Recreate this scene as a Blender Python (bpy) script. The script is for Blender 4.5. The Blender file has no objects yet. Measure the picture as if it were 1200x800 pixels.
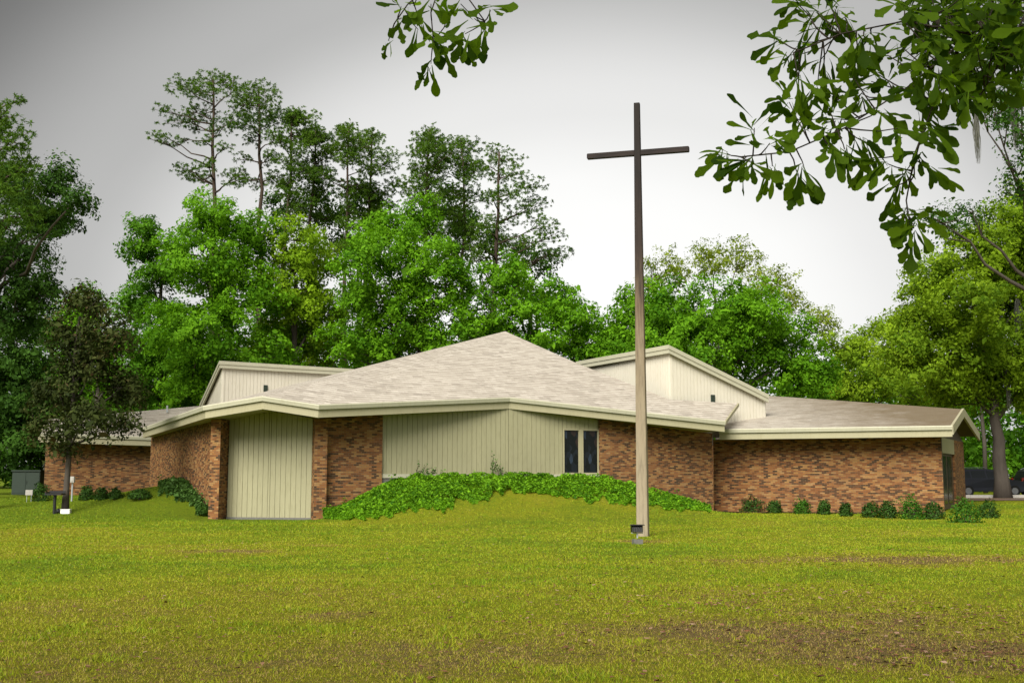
import bpy, math, random
import numpy as np
from mathutils import Vector

# ------------------------------------------------------------------ camera, world, sun, exposure
F_PX, HOR, EYE = 1300.0, 558.0, 1.6
PITCH = math.atan((HOR - 400.0) / F_PX)
S = bpy.context.scene
COL = S.collection
cd = bpy.data.cameras.new('camera')
cam = bpy.data.objects.new('camera', cd)
COL.objects.link(cam)
cam.location = (0, 0, EYE)
cam.rotation_euler = (math.pi / 2 + PITCH, 0, 0)
cd.sensor_width = 36.0
cd.lens = 36.0 * F_PX / 1200.0
cd.clip_start, cd.clip_end = 0.05, 3000
S.camera = cam

SUN_EL, SUN_AZ = math.radians(38), math.radians(203)      # azimuth clockwise from +Y (the view direction)
w = bpy.data.worlds.new('World')
S.world = w
w.use_nodes = True
nt = w.node_tree
nt.nodes.clear()
N = nt.nodes.new


def wmath(op, a, b=None, clamp=False):
    n = N('ShaderNodeMath'); n.operation = op; n.use_clamp = clamp
    for i, v in enumerate((a, b)):
        if v is None: continue
        if isinstance(v, (int, float)): n.inputs[i].default_value = v
        else: nt.links.new(v, n.inputs[i])
    return n.outputs[0]


sky = N('ShaderNodeTexSky')
sky.sky_type = 'NISHITA'; sky.sun_disc = False
sky.sun_elevation = SUN_EL; sky.sun_rotation = SUN_AZ
sky.dust_density = 5.0; sky.air_density = 1.0
bw = N('ShaderNodeRGBToBW'); nt.links.new(sky.outputs[0], bw.inputs[0])
tc = N('ShaderNodeTexCoord')
# overcast deck: bright low ahead, darker higher up, brightened behind as added fill light
glow = Vector((0.05, 0.98, 0.14)).normalized()
dp = N('ShaderNodeVectorMath'); dp.operation = 'DOT_PRODUCT'
sm_ = N('ShaderNodeMapping'); sm_.vector_type = 'VECTOR'; sm_.inputs['Scale'].default_value = (.74, 1, 1.12)
nt.links.new(tc.outputs['Generated'], sm_.inputs[0])
nv = N('ShaderNodeVectorMath'); nv.operation = 'NORMALIZE'; nt.links.new(sm_.outputs[0], nv.inputs[0])
nt.links.new(nv.outputs[0], dp.inputs[0]); dp.inputs[1].default_value = glow
ramp = N('ShaderNodeValToRGB'); nt.links.new(dp.outputs['Value'], ramp.inputs[0])
ramp.color_ramp.interpolation = 'EASE'
el = ramp.color_ramp.elements
el[0].position, el[0].color = 0.0, (.75, .75, .75, 1)
el[1].position, el[1].color = 1.0, (1.0, 1.0, 1.0, 1)
for p_, v_ in ((.40, .45), (.70, .20), (.82, .12), (.88, .16), (.94, .47), (.975, .80), (.993, .97)):
    e = el.new(p_); e.color = (v_, v_, v_ * 1.005, 1)
no = N('ShaderNodeTexNoise'); no.inputs['Scale'].default_value = 2.2; no.inputs['Detail'].default_value = 4
mp = N('ShaderNodeMapping'); mp.inputs['Scale'].default_value = (1, 1, 2.5)
nt.links.new(tc.outputs['Generated'], mp.inputs[0]); nt.links.new(mp.outputs[0], no.inputs['Vector'])
cl = wmath('ADD', wmath('MULTIPLY', no.outputs[0], .16), .92)
bright = wmath('MULTIPLY', ramp.outputs[0], cl)
SKY_LEVEL = 3.75
bright = wmath('MULTIPLY', bright, SKY_LEVEL)
ov = N('ShaderNodeCombineColor')
nt.links.new(bright, ov.inputs[0]); nt.links.new(bright, ov.inputs[1]); nt.links.new(wmath('MULTIPLY', bright, .985), ov.inputs[2])
mx = N('ShaderNodeMix'); mx.data_type = 'RGBA'; mx.inputs[0].default_value = .96
nt.links.new(bw.outputs[0], mx.inputs[6]); nt.links.new(ov.outputs[0], mx.inputs[7])
bg = N('ShaderNodeBackground'); bg.inputs[1].default_value = 0.06
nt.links.new(mx.outputs[2], bg.inputs[0])
wo = N('ShaderNodeOutputWorld'); nt.links.new(bg.outputs[0], wo.inputs[0])

sl = bpy.data.lights.new('sun', 'SUN')
sun = bpy.data.objects.new('sun', sl); COL.objects.link(sun)
sl.energy = 1.5; sl.angle = math.radians(38); sl.color = (1.0, .965, .90)
sd = Vector((math.sin(SUN_AZ) * math.cos(SUN_EL), math.cos(SUN_AZ) * math.cos(SUN_EL), math.sin(SUN_EL)))
sun.rotation_euler = sd.to_track_quat('Z', 'Y').to_euler()
S.view_settings.view_transform = 'Standard'
S.view_settings.look = 'None'
S.view_settings.gamma = 1.0
S.view_settings.exposure = 2.2
S.cycles.max_bounces = 6
S.cycles.transparent_max_bounces = 4
S.cycles.use_adaptive_sampling = True

# ------------------------------------------------------------------ helpers
rng = np.random.default_rng(11)
random.seed(4)
CP, SP = math.cos(PITCH), math.sin(PITCH)


def ray(px, py):
    a, b = (px - 600) / F_PX, (400 - py) / F_PX
    return Vector((a, CP - b * SP, SP + b * CP))


def P(px, py, Y):
    d = ray(px, py)
    return Vector((0, 0, EYE)) + d * (Y / d.y)


def XY(px, Y):
    return Vector(((px - 600) / F_PX * Y / CP * 1.0, Y, 0))


def sm(a, b, x):
    t = np.clip((np.asarray(x, float) - a) / (b - a), 0, 1)
    return t * t * (3 - 2 * t)


def _hash(ix, iy, s):
    h = (ix * 374761393 + iy * 668265263 + s * 982451653) & 0x7fffffff
    h = ((h ^ (h >> 13)) * 1274126177) & 0x7fffffff
    return ((h ^ (h >> 16)) & 0xffff) / 65535.0


def vnoise(x, y, s=0):
    x = np.asarray(x, float); y = np.asarray(y, float)
    ix = np.floor(x).astype(np.int64); iy = np.floor(y).astype(np.int64)
    fx, fy = x - ix, y - iy
    fx = fx * fx * (3 - 2 * fx); fy = fy * fy * (3 - 2 * fy)
    a, b = _hash(ix, iy, s), _hash(ix + 1, iy, s)
    c, d = _hash(ix, iy + 1, s), _hash(ix + 1, iy + 1, s)
    return (a * (1 - fx) + b * fx) * (1 - fy) + (c * (1 - fx) + d * fx) * fy


def fbm(x, y, s=0, o=4):
    v, a, n = 0, .5, 0
    for i in range(o):
        v = v + a * vnoise(x * 2 ** i, y * 2 ** i, s + i); n += a; a *= .5
    return v / n


W0, WD, WN = np.array((-7.74, 41.84)), np.array((.8944, .4472)), np.array((.4472, -.8944))
L0, LD, LN = np.array((-11.8, 44.0)), np.array((-.471, .882)), np.array((-.882, -.471))


def ground(x, y):
    x = np.asarray(x, float); y = np.asarray(y, float)
    t = (x - W0[0]) * WD[0] + (y - W0[1]) * WD[1]; d = (x - W0[0]) * WN[0] + (y - W0[1]) * WN[1]
    z = 1.48 * sm(.0, 4.3, t) * (1 - sm(11.5, 18.3, t)) * np.exp(-(np.maximum(d, 0) / 4.7) ** 2)
    t2 = (x - L0[0]) * LD[0] + (y - L0[1]) * LD[1]; d2 = (x - L0[0]) * LN[0] + (y - L0[1]) * LN[1]
    z = z + 1.3 * sm(-1.0, 4.5, t2) * (1 - .6 * sm(5, 14, t2)) * np.exp(-(np.maximum(d2, 0) / 3.2) ** 2) * (1 - sm(22, 40, y - 44 + 22))
    z = z + .6 * sm(38, 58, y) * sm(-10, -20, x) + .35 * sm(14, 24, x) * sm(44, 58, y)
    near = 1 - sm(45, 75, y)
    z = z + (.10 * (fbm(x * .22, y * .22, 5, 2) - .5) + .03 * (vnoise(x * 1.3, y * 1.3, 9) - .5)) * near
    return z


def gz(x, y): return float(ground(x, y))


def G(px, py):
    d = ray(px, py); a, b = 4.0, 200.0
    ts = np.linspace(4, 160, 3000)
    z = EYE + d.z * ts - ground(d.x * ts, d.y * ts)
    k = int(np.argmax(z < 0)) if (z < 0).any() else len(ts) - 1
    t = ts[k]
    return Vector((d.x * t, d.y * t, gz(d.x * t, d.y * t)))


class MB:
    def __init__(s): s.v, s.f, s.uv, s.mi = [], [], [], []

    def face(s, pts, uv=None, mi=0):
        i = len(s.v); s.v += [tuple(p) for p in pts]
        s.f.append(tuple(range(i, i + len(pts))))
        if uv is None: uv = [(0, 0)] * len(pts)
        s.uv += [tuple(q) for q in uv]; s.mi.append(mi)

    def quad(s, a, b, c, d, mi=0, u0=0, v0=0):
        a, b, c, d = map(Vector, (a, b, c, d))
        L = (b - a).length; H = (d - a).length; H2 = (c - b).length
        s.face((a, b, c, d), ((u0, v0), (u0 + L, v0), (u0 + L, v0 + H2), (u0, v0 + H)), mi)

    def wallquad(s, a, b, z0, z1, mi=0, u0=0, z0b=None, z1b=None):
        z0b = z0 if z0b is None else z0b; z1b = z1 if z1b is None else z1b
        L = math.hypot(b[0] - a[0], b[1] - a[1])
        s.face(((a[0], a[1], z0), (b[0], b[1], z0b), (b[0], b[1], z1b), (a[0], a[1], z1)),
               ((u0, z0), (u0 + L, z0b), (u0 + L, z1b), (u0, z1)), mi)

    def prism(s, ring0, ring1, mi=0, caps=True):
        n = len(ring0)
        for i in range(n):
            j = (i + 1) % n
            s.quad(ring0[i], ring0[j], ring1[j], ring1[i], mi)
        if caps:
            s.face(list(reversed(ring0)), None, mi); s.face(ring1, None, mi)

    def box(s, c, size, rz=0, mi=0):
        x, y, z = (q / 2 for q in size); cr, sr = math.cos(rz), math.sin(rz)
        def T(a, b, e): return Vector((c[0] + a * cr - b * sr, c[1] + a * sr + b * cr, c[2] + e))
        r0 = [T(-x, -y, -z), T(x, -y, -z), T(x, y, -z), T(-x, y, -z)]
        r1 = [T(-x, -y, z), T(x, -y, z), T(x, y, z), T(-x, y, z)]
        s.prism(r0, r1, mi)

    def wallbox(s, a, b, z0, z1, th, mi=0, z0b=None, z1b=None, inward=None):
        """wall from a to b (front face), thickness th towards `inward`"""
        a = Vector((a[0], a[1])); b = Vector((b[0], b[1])); L = (b - a).length
        n = Vector(inward).normalized() * th
        z0b = z0 if z0b is None else z0b; z1b = z1 if z1b is None else z1b
        A, B, C, D = a, b, b + n, a + n
        s.wallquad(A, B, z0, z1, mi, 0, z0b, z1b); s.wallquad(B, C, z0b, z1b, mi, L)
        s.wallquad(C, D, z0b, z1b, mi, L + th, z0, z1); s.wallquad(D, A, z0, z1, mi, 2 * L + th)
        s.face(((A.x, A.y, z1), (B.x, B.y, z1b), (C.x, C.y, z1b), (D.x, D.y, z1)), ((0, 0), (L, 0), (L, th), (0, th)), mi)

    def tube(s, pts, rad, n=8, mi=0, caps=True):
        pts = [Vector(p) for p in pts]; k = len(pts)
        if isinstance(rad, (int, float)): rad = [rad] * k
        rings = []; up = Vector((.3, .2, 1)).normalized(); prev = None
        for i, p in enumerate(pts):
            t = (pts[min(i + 1, k - 1)] - pts[max(i - 1, 0)])
            t = t.normalized() if t.length > 1e-9 else Vector((0, 0, 1))
            if prev is None:
                r = Vector((1, 0, 0)) if abs(t.x) < .9 else Vector((0, 1, 0))
                prev = (r - t * r.dot(t)).normalized()
            else:
                q = prev - t * prev.dot(t)
                prev = q.normalized() if q.length > 1e-6 else prev
            b = t.cross(prev)
            rings.append([p + (prev * math.cos(2 * math.pi * j / n) + b * math.sin(2 * math.pi * j / n)) * rad[i] for j in range(n)])
        base = len(s.v); L = 0
        for i, r in enumerate(rings): s.v += [tuple(q) for q in r]
        for i in range(k - 1):
            dl = (pts[i + 1] - pts[i]).length
            for j in range(n):
                j2 = (j + 1) % n
                s.f.append((base + i * n + j, base + i * n + j2, base + (i + 1) * n + j2, base + (i + 1) * n + j))
                c = 2 * math.pi * max(rad[i], .01) / n
                s.uv += [(j * c, L), ((j + 1) * c, L), ((j + 1) * c, L + dl), (j * c, L + dl)]; s.mi.append(mi)
            L += dl
        if caps:
            for rr in (0, k - 1):
                idx = [base + rr * n + j for j in range(n)]
                s.f.append(tuple(reversed(idx)) if rr == 0 else tuple(idx)); s.uv += [(0, 0)] * n; s.mi.append(mi)

    def sweep(s, pts, prof, outs, mi=0):
        """closed profile [(out, dz)] swept along pts; outs = outward unit vectors per point"""
        rings = [[Vector(p) + Vector(o) * a + Vector((0, 0, b)) for a, b in prof] for p, o in zip(pts, outs)]
        for r0, r1 in zip(rings[:-1], rings[1:]): s.prism(r0, r1, mi, False)
        s.face(list(reversed(rings[0])), None, mi); s.face(rings[-1], None, mi)

    def build(s, name, mats, parent=None, smooth=False, uvname='UVMap'):
        me = bpy.data.meshes.new(name)
        me.from_pydata(s.v, [], s.f)
        uvl = me.uv_layers.new(name=uvname)
        uvl.data.foreach_set('uv', np.array(s.uv, dtype=np.float32).ravel())
        me.polygons.foreach_set('material_index', s.mi)
        if smooth: me.polygons.foreach_set('use_smooth', [True] * len(s.f))
        for m in (mats if isinstance(mats, (list, tuple)) else [mats]): me.materials.append(m)
        me.update()
        o = bpy.data.objects.new(name, me); COL.objects.link(o)
        if parent: o.parent = parent
        return o


def local(mb, origin):
    o = Vector(origin)
    mb.v = [tuple(Vector(p) - o) for p in mb.v]
    return mb


def tag(o, label=None, cat=None, group=None, kind=None):
    if label: o['label'] = label
    if cat: o['category'] = cat
    if group: o['group'] = group
    if kind: o['kind'] = kind
    return o


def empty(name, loc=(0, 0, 0), rz=0):
    o = bpy.data.objects.new(name, None); COL.objects.link(o)
    o.location = loc; o.rotation_euler.z = rz
    o.empty_display_size = .2
    return o


def kids(o): return [c for c in bpy.data.objects if c.parent == o]


def copy_tree(o, parent=None):
    c = o.copy(); COL.objects.link(c); c.parent = parent
    for ch in kids(o): copy_tree(ch, c)
    return c


# ------------------------------------------------------------------ materials
class NT:
    def __init__(s, name):
        s.m = bpy.data.materials.new(name); s.m.use_nodes = True
        s.t = s.m.node_tree; s.t.nodes.clear()
        s.out = s.t.nodes.new('ShaderNodeOutputMaterial')
        s.b = s.t.nodes.new('ShaderNodeBsdfPrincipled'); s.t.links.new(s.b.outputs[0], s.out.inputs[0])

    def n(s, t, **k):
        q = s.t.nodes.new(t)
        for a, v in k.items(): setattr(q, a, v)
        return q

    def put(s, sock, v):
        if hasattr(v, 'is_output'): s.t.links.new(v, sock)
        elif isinstance(v, tuple) and len(v) == 3 and sock.type == 'RGBA': sock.default_value = (*v, 1)
        else: sock.default_value = v

    def math(s, op, a, b=0, c=0, clamp=False):
        q = s.n('ShaderNodeMath', operation=op, use_clamp=clamp)
        s.put(q.inputs[0], a); s.put(q.inputs[1], b); s.put(q.inputs[2], c)
        return q.outputs[0]

    def mix(s, f, a, b, mode='MIX'):
        q = s.n('ShaderNodeMix', data_type='RGBA', blend_type=mode)
        s.put(q.inputs[0], f); s.put(q.inputs[6], a); s.put(q.inputs[7], b)
        return q.outputs[2]

    def noise(s, scale, vec=None, detail=3, rough=.6, dist=0):
        q = s.n('ShaderNodeTexNoise'); q.inputs['Scale'].default_value = scale; q.inputs['Detail'].default_value = detail
        q.inputs['Roughness'].default_value = rough; q.inputs['Distortion'].default_value = dist
        if vec is not None: s.t.links.new(vec, q.inputs['Vector'])
        return q.outputs[0]

    def ramp(s, f, stops, interp='LINEAR'):
        q = s.n('ShaderNodeValToRGB'); s.put(q.inputs[0], f)
        e = q.color_ramp.elements; q.color_ramp.interpolation = interp
        while len(e) < len(stops): e.new(.5)
        for x, (p, c) in zip(e, stops):
            x.position = p; x.color = (*c, 1) if not isinstance(c, (int, float)) else (c, c, c, 1)
        return q.outputs[0]

    def coord(s, k='Object'): return s.n('ShaderNodeTexCoord').outputs[k]

    def mapv(s, v, scale=(1, 1, 1), rot=(0, 0, 0)):
        q = s.n('ShaderNodeMapping'); s.t.links.new(v, q.inputs[0])
        q.inputs['Scale'].default_value = scale; q.inputs['Rotation'].default_value = rot
        return q.outputs[0]

    def attr(s, name):
        return s.n('ShaderNodeAttribute', attribute_name=name).outputs['Fac']

    def bump(s, h, dist=.01, strength=1.0):
        q = s.n('ShaderNodeBump'); q.inputs['Distance'].default_value = dist; q.inputs['Strength'].default_value = strength
        s.put(q.inputs['Height'], h); s.t.links.new(q.outputs[0], s.b.inputs['Normal'])

    def set(s, color=None, rough=None, spec=None, metal=None):
        if color is not None: s.put(s.b.inputs['Base Color'], color)
        if rough is not None: s.put(s.b.inputs['Roughness'], rough)
        if spec is not None: s.put(s.b.inputs['Specular IOR Level'], spec)
        if metal is not None: s.put(s.b.inputs['Metallic'], metal)
        return s


def cells(q, w_, h_, half=.5):
    """running-bond cells over the UV map (metres): random number per cell, edge distance"""
    uv = q.n('ShaderNodeSeparateXYZ'); q.t.links.new(q.coord('UV'), uv.inputs[0])
    v = q.math('DIVIDE', uv.outputs[1], h_); row = q.math('FLOOR', v)
    off = q.math('MULTIPLY', q.math('MODULO', row, 2.0), half)
    u = q.math('ADD', q.math('DIVIDE', uv.outputs[0], w_), off); colm = q.math('FLOOR', u)
    cv = q.n('ShaderNodeCombineXYZ'); q.put(cv.inputs[0], colm); q.put(cv.inputs[1], row)
    wn = q.n('ShaderNodeTexWhiteNoise', noise_dimensions='2D'); q.t.links.new(cv.outputs[0], wn.inputs['Vector'])
    fu = q.math('FRACT', u); fv = q.math('FRACT', v)
    return wn.outputs['Value'], wn.outputs['Color'], fu, fv


def m_brick():
    q = NT('brick')
    val, colr, fu, fv = cells(q, .205, .069)
    body = q.ramp(val, [(0, (.022, .017, .012)), (.13, (.04, .026, .016)), (.24, (.13, .05, .02)), (.42, (.25, .095, .032)),
                        (.62, (.34, .15, .05)), (.82, (.42, .24, .09)), (.93, (.45, .28, .13)), (1, (.24, .085, .035))])
    big = q.noise(.8, q.coord('Object'), 3)
    body = q.mix(q.ramp(big, [(.4, 0.0), (.75, .4)]), body, (.14, .06, .028))
    fine = q.noise(40, q.coord('UV'), 3)
    body = q.mix(.15, body, q.mix(fine, (.03, .02, .012), (.42, .24, .12)))
    mu = q.math('LESS_THAN', q.math('ABSOLUTE', q.math('SUBTRACT', fu, .5)), .476)
    mv = q.math('LESS_THAN', q.math('ABSOLUTE', q.math('SUBTRACT', fv, .5)), .435)
    m = q.math('MULTIPLY', mu, mv)
    body = q.mix(1.0, q.mix(.06, body, (.20, .10, .045)), (.72, .68, .58), 'MULTIPLY')
    q.set(q.mix(m, (.15, .105, .065), body), .85, .2)
    q.bump(q.math('ADD', q.math('MULTIPLY', m, .7), q.math('MULTIPLY', fine, .3)), .008)
    return q.m


def m_paint(name, c, var=.12, rough=.55):
    q = NT(name); o = q.coord('Object')
    n1 = q.noise(1.1, q.mapv(o, (1, 1, .35)), 4); n2 = q.noise(14, q.mapv(o, (1, 1, .2)), 3)
    dirt = tuple(k * (1 - 2.2 * var) * a for k, a in zip(c, (1, .98, .9)))
    col = q.mix(q.ramp(n1, [(.3, 0.0), (.75, 1.0)]), c, tuple(k * (1 - var) for k in c))
    col = q.mix(q.ramp(n2, [(.5, 0.0), (.8, .75)]), col, dirt)
    q.set(col, rough, .35); q.bump(n2, .003, .6)
    return q.m


def m_plain(name, c, rough=.5, metal=0.0, spec=.5, var=.15, scale=6):
    q = NT(name); n1 = q.noise(scale, q.coord('Object'), 4)
    q.set(q.mix(n1, tuple(k * (1 - var) for k in c), tuple(min(1, k * (1 + var)) for k in c)), rough, spec, metal)
    return q.m


def m_shingle(name, stain=False):
    q = NT(name)
    val, colr, fu, fv = cells(q, .55, .26, .37)
    val2, c2, f2, g2 = cells(q, .19, .26, .21)
    o = q.coord('Object')
    base = q.ramp(val, [(0, (.27, .25, .225)), (.3, (.37, .345, .31)), (.7, (.43, .405, .37)), (1, (.49, .465, .43))])
    base = q.mix(.3, base, q.ramp(val2, [(0, (.19, .165, .145)), (1, (.52, .49, .45))]))
    n1 = q.noise(.5, o, 4); n2 = q.noise(60, q.coord('UV'), 2)
    streak = q.noise(1.0, q.mapv(q.coord('UV'), (2.2, .18, 1)), 4)
    base = q.mix(q.ramp(n1, [(.4, 0.0), (.75, .25)]), base, (.33, .30, .26))
    base = q.mix(q.ramp(streak, [(.5, 0.0), (.75, .3)]), base, (.24, .21, .18))
    base = q.mix(q.math('MULTIPLY', n2, .25), base, (.62, .58, .54))
    if stain:
        sx = q.n('ShaderNodeSeparateXYZ'); q.t.links.new(o, sx.inputs[0])
        k = q.math('ADD', q.math('MULTIPLY', sx.outputs[0], .17), q.math('MULTIPLY', q.noise(.9, o, 6, .7), 1.3))
        base = q.mix(q.ramp(k, [(.55, 0.0), (.95, .8)]) if False else q.math('MULTIPLY', q.ramp(q.math('SUBTRACT', k, 2.75), [(0.0, 0.0), (1.0, 1.0)]), .85), base, (.13, .095, .05))
    wav = q.math('ADD', fv, q.math('MULTIPLY', q.noise(3.0, q.coord('UV'), 2), .5))
    edge = q.math('LESS_THAN', fv, .17)
    base = q.mix(q.math('MULTIPLY', edge, q.math('ADD', .4, q.math('MULTIPLY', val2, .6))), base, (.12, .10, .08))
    base = q.mix(1.0, base, (.92, .88, .80), 'MULTIPLY')
    q.set(base, .9, .15)
    h = q.math('SUBTRACT', q.math('MULTIPLY', val, .6), q.math('MULTIPLY', fv, 1.0))
    q.bump(h, .03)
    return q.m


def m_bark(name, c1, c2, scale=5):
    q = NT(name); o = q.coord('Object')
    n1 = q.noise(scale, q.mapv(o, (1, 1, .25)), 5, .65); n2 = q.noise(.9, o, 2)
    q.set(q.mix(n2, q.mix(n1, c1, c2), q.mix(n1, c1, tuple(k * .7 for k in c2))), .9, .15)
    q.bump(n1, .04)
    return q.m


def m_leaf(name, dark, light, trans=.35, rough=.7, spec=.12, warm=None):
    q = NT(name); t = q.attr('tint')
    stops = [(0, dark), (.8, light)] + ([(1, warm)] if warm else [])
    col = q.ramp(t, stops)
    q.set(col, rough, spec)
    tr = q.n('ShaderNodeBsdfTranslucent')
    tcx = q.mix(1.0, col, (1.0, 1.0, .55), 'MULTIPLY'); q.t.links.new(tcx, tr.inputs[0])
    ms = q.n('ShaderNodeMixShader'); ms.inputs[0].default_value = trans
    q.t.links.new(q.b.outputs[0], ms.inputs[1]); q.t.links.new(tr.outputs[0], ms.inputs[2])
    q.t.links.new(ms.outputs[0], q.out.inputs[0])
    return q.m


M = {}
M['brick'] = m_brick()
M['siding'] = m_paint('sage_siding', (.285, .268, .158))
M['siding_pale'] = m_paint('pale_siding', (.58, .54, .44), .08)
M['trim'] = m_paint('cream_trim', (.40, .385, .28), .1)
M['fascia'] = m_paint('tan_fascia', (.31, .285, .175), .08)
M['soffit'] = m_paint('soffit_paint', (.36, .33, .22))
M['shingle'] = m_shingle('roof_shingle')
M['shingle_stain'] = m_shingle('stained_roof_shingle', True)
M['glass'] = m_plain('dark_window_glass', (.007, .010, .009), .18, 0, .18, .5, 9)
q = NT('leaded_glass'); vo = q.n('ShaderNodeTexVoronoi'); vo.inputs['Scale'].default_value = 5.5
q.t.links.new(q.mapv(q.coord('UV'), (1, .6, 1)), vo.inputs['Vector'])
sp_ = q.n('ShaderNodeSeparateColor'); q.t.links.new(vo.outputs['Color'], sp_.inputs[0])
q.set(q.ramp(sp_.outputs[0], [(0, (.004, .006, .006)), (.5, (.008, .011, .014)), (.8, (.02, .014, .012)), (.93, (.02, .03, .045)), (1, (.06, .06, .06))], 'CONSTANT'), .2, .2)
q.bump(sp_.outputs[1], .006)
M['leaded'] = q.m
M['dark_brown'] = m_paint('dark_brown_paint', (.07, .045, .028))
M['bark_pine'] = m_bark('pine_bark', (.03, .022, .017), (.10, .07, .05))
M['bark'] = m_bark('grey_bark', (.035, .03, .024), (.12, .10, .08))
M['bark_near'] = m_bark('twig_bark', (.03, .025, .018), (.08, .065, .045), 40)
M['black_metal'] = m_plain('black_metal', (.012, .012, .012), .45, .3)
M['concrete'] = m_plain('concrete', (.36, .34, .30), .85, 0, .2, .25, 12)
M['block'] = m_plain('weathered_block', (.13, .125, .11), .9, 0, .1, .3, 14)
M['white'] = m_plain('white_paint', (.75, .74, .70), .5, 0, .4, .08)
M['grey_metal'] = m_plain('grey_metal', (.42, .44, .45), .4, .5)
M['green_metal'] = m_plain('green_metal', (.013, .024, .014), .8, .0)
M['lens'] = m_plain('lamp_lens', (.45, .45, .42), .1, 0, .7)
M['car_paint'] = m_plain('dark_car_paint', (.02, .022, .032), .4, .2, .3, .05)
M['car_paint_black'] = m_plain('black_car_paint', (.010, .010, .011), .4, .2, .3, .05)
M['car_glass'] = m_plain('car_glass', (.012, .015, .017), .3, 0, .2, .1)
M['rubber'] = m_plain('rubber', (.012, .012, .012), .8, 0, .2)
M['alloy'] = m_plain('alloy', (.16, .16, .17), .5, .4)
M['red_lens'] = m_plain('red_lens', (.25, .01, .01), .2, 0, .6)

# ------------------------------------------------------------------ ground and lawn
patch = [(G(1100, 655), 5.0, 1.3, .75), (G(840, 700), 2.3, 1.6, .42), (G(900, 740), 2.0, 1.2, .35), (G(385, 722), .6, .4, .5), (G(150, 640), 4.0, 2.5, .5),
         (G(560, 770), 1.5, 1.0, .35), (G(1050, 720), 1.8, 1.2, .35), (G(1150, 770), 1.3, .8, .5), (G(700, 590), 3.0, 1.5, .35), (G(748, 634), .9, .7, .9), (G(275, 646), 1.2, .8, .5), (G(370, 639), 1.2, .6, .45)]
lp = G(300, 610)


def dryness(x, y):
    n = fbm(x * .35, y * .35, 21, 4)
    v = .32 + .8 * (n - .5) + .36 * (1 - sm(8, 20, y))
    for c, rx, ry, a in patch:
        v = v + a * np.exp(-((x - c.x) / rx) ** 2 - ((y - c.y) / ry) ** 2) * (.4 + 1.1 * fbm(x * 1.1, y * 1.1, 33, 3))
    v = v - .4 * sm(38, 42, y) * sm(2, -6, x)
    return np.clip(v, 0, 1)


def axis(lo, hi, step, far_lo, far_hi):
    a = list(np.arange(lo, hi + step / 2, step)); s = step
    while a[-1] < far_hi: s *= 1.35; a.append(a[-1] + s)
    s = step; b = []; x = lo
    while x > far_lo: s *= 1.35; x -= s; b.append(x)
    return np.array(b[::-1] + a)


gx, gy = axis(-30, 34, .3, -900, 900), axis(5, 66, .3, -300, 1800)
XX, YY = np.meshgrid(gx, gy)
ZZ = ground(XX, YY)
nx, ny = len(gx), len(gy)
me = bpy.data.meshes.new('ground')
vv = np.stack([XX.ravel(), YY.ravel(), ZZ.ravel()], 1)
ii = np.arange(nx * ny).reshape(ny, nx)
ff = np.stack([ii[:-1, :-1], ii[:-1, 1:], ii[1:, 1:], ii[1:, :-1]], -1).reshape(-1, 4)


def fast_mesh(name, verts, faces, attrs=None, mats=(), smooth=False):
    me = bpy.data.meshes.new(name); k = faces.shape[1]
    me.vertices.add(len(verts)); me.vertices.foreach_set('co', np.ascontiguousarray(verts, dtype=np.float32).ravel())
    me.loops.add(faces.size); me.loops.foreach_set('vertex_index', np.ascontiguousarray(faces, dtype=np.int32).ravel())
    me.polygons.add(len(faces)); me.polygons.foreach_set('loop_start', np.arange(0, faces.size, k, dtype=np.int32))
    if smooth: me.polygons.foreach_set('use_smooth', np.ones(len(faces), dtype=bool))
    for a, v in (attrs or {}).items():
        at = me.attributes.new(a, 'FLOAT', 'POINT'); at.data.foreach_set('value', np.ascontiguousarray(v, dtype=np.float32))
    for m in mats: me.materials.append(m)
    me.update(calc_edges=True); me.validate()
    return me


def link(name, me, parent=None):
    o = bpy.data.objects.new(name, me); COL.objects.link(o)
    if parent: o.parent = parent
    return o


def m_lawn():
    q = NT('lawn'); o = q.coord('Object'); d = q.attr('dry')
    n1 = q.noise(2.3, o, 5, .65); n2 = q.noise(23, o, 4, .7); n3 = q.noise(90, o, 3, .7)
    k = q.math('ADD', d, q.math('MULTIPLY', q.math('SUBTRACT', n1, .5), .7))
    k = q.math('ADD', k, q.math('MULTIPLY', q.math('SUBTRACT', n2, .5), 1.2))
    c = q.ramp(k, [(.05, (.15, .22, .006)), (.35, (.275, .31, .008)), (.68, (.31, .29, .014)), (.9, (.28, .20, .055)), (1, (.25, .155, .07))])
    c = q.mix(q.ramp(n3, [(.35, .75), (.6, 0.0)]), c, (.06, .07, .008))
    n4 = q.noise(7, q.mapv(o, (1, 1, 1)), 5, .75); c = q.mix(q.ramp(n4, [(.36, .7), (.46, 0.0)]), c, (.05, .085, .008)); c = q.mix(q.ramp(n4, [(.60, 0.0), (.70, .55)]), c, (.19, .115, .05))
    q.set(c, .95, .1)
    q.bump(q.math('ADD', n3, q.math('MULTIPLY', n2, 1.2)), .05)
    return q.m


dry = dryness(XX, YY).ravel()
go = link('ground', fast_mesh('ground', vv, ff, {'dry': dry}, [m_lawn()], True))
tag(go, 'mown yellow green lawn rising to low banks at the walls', 'ground', kind='structure')

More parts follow.
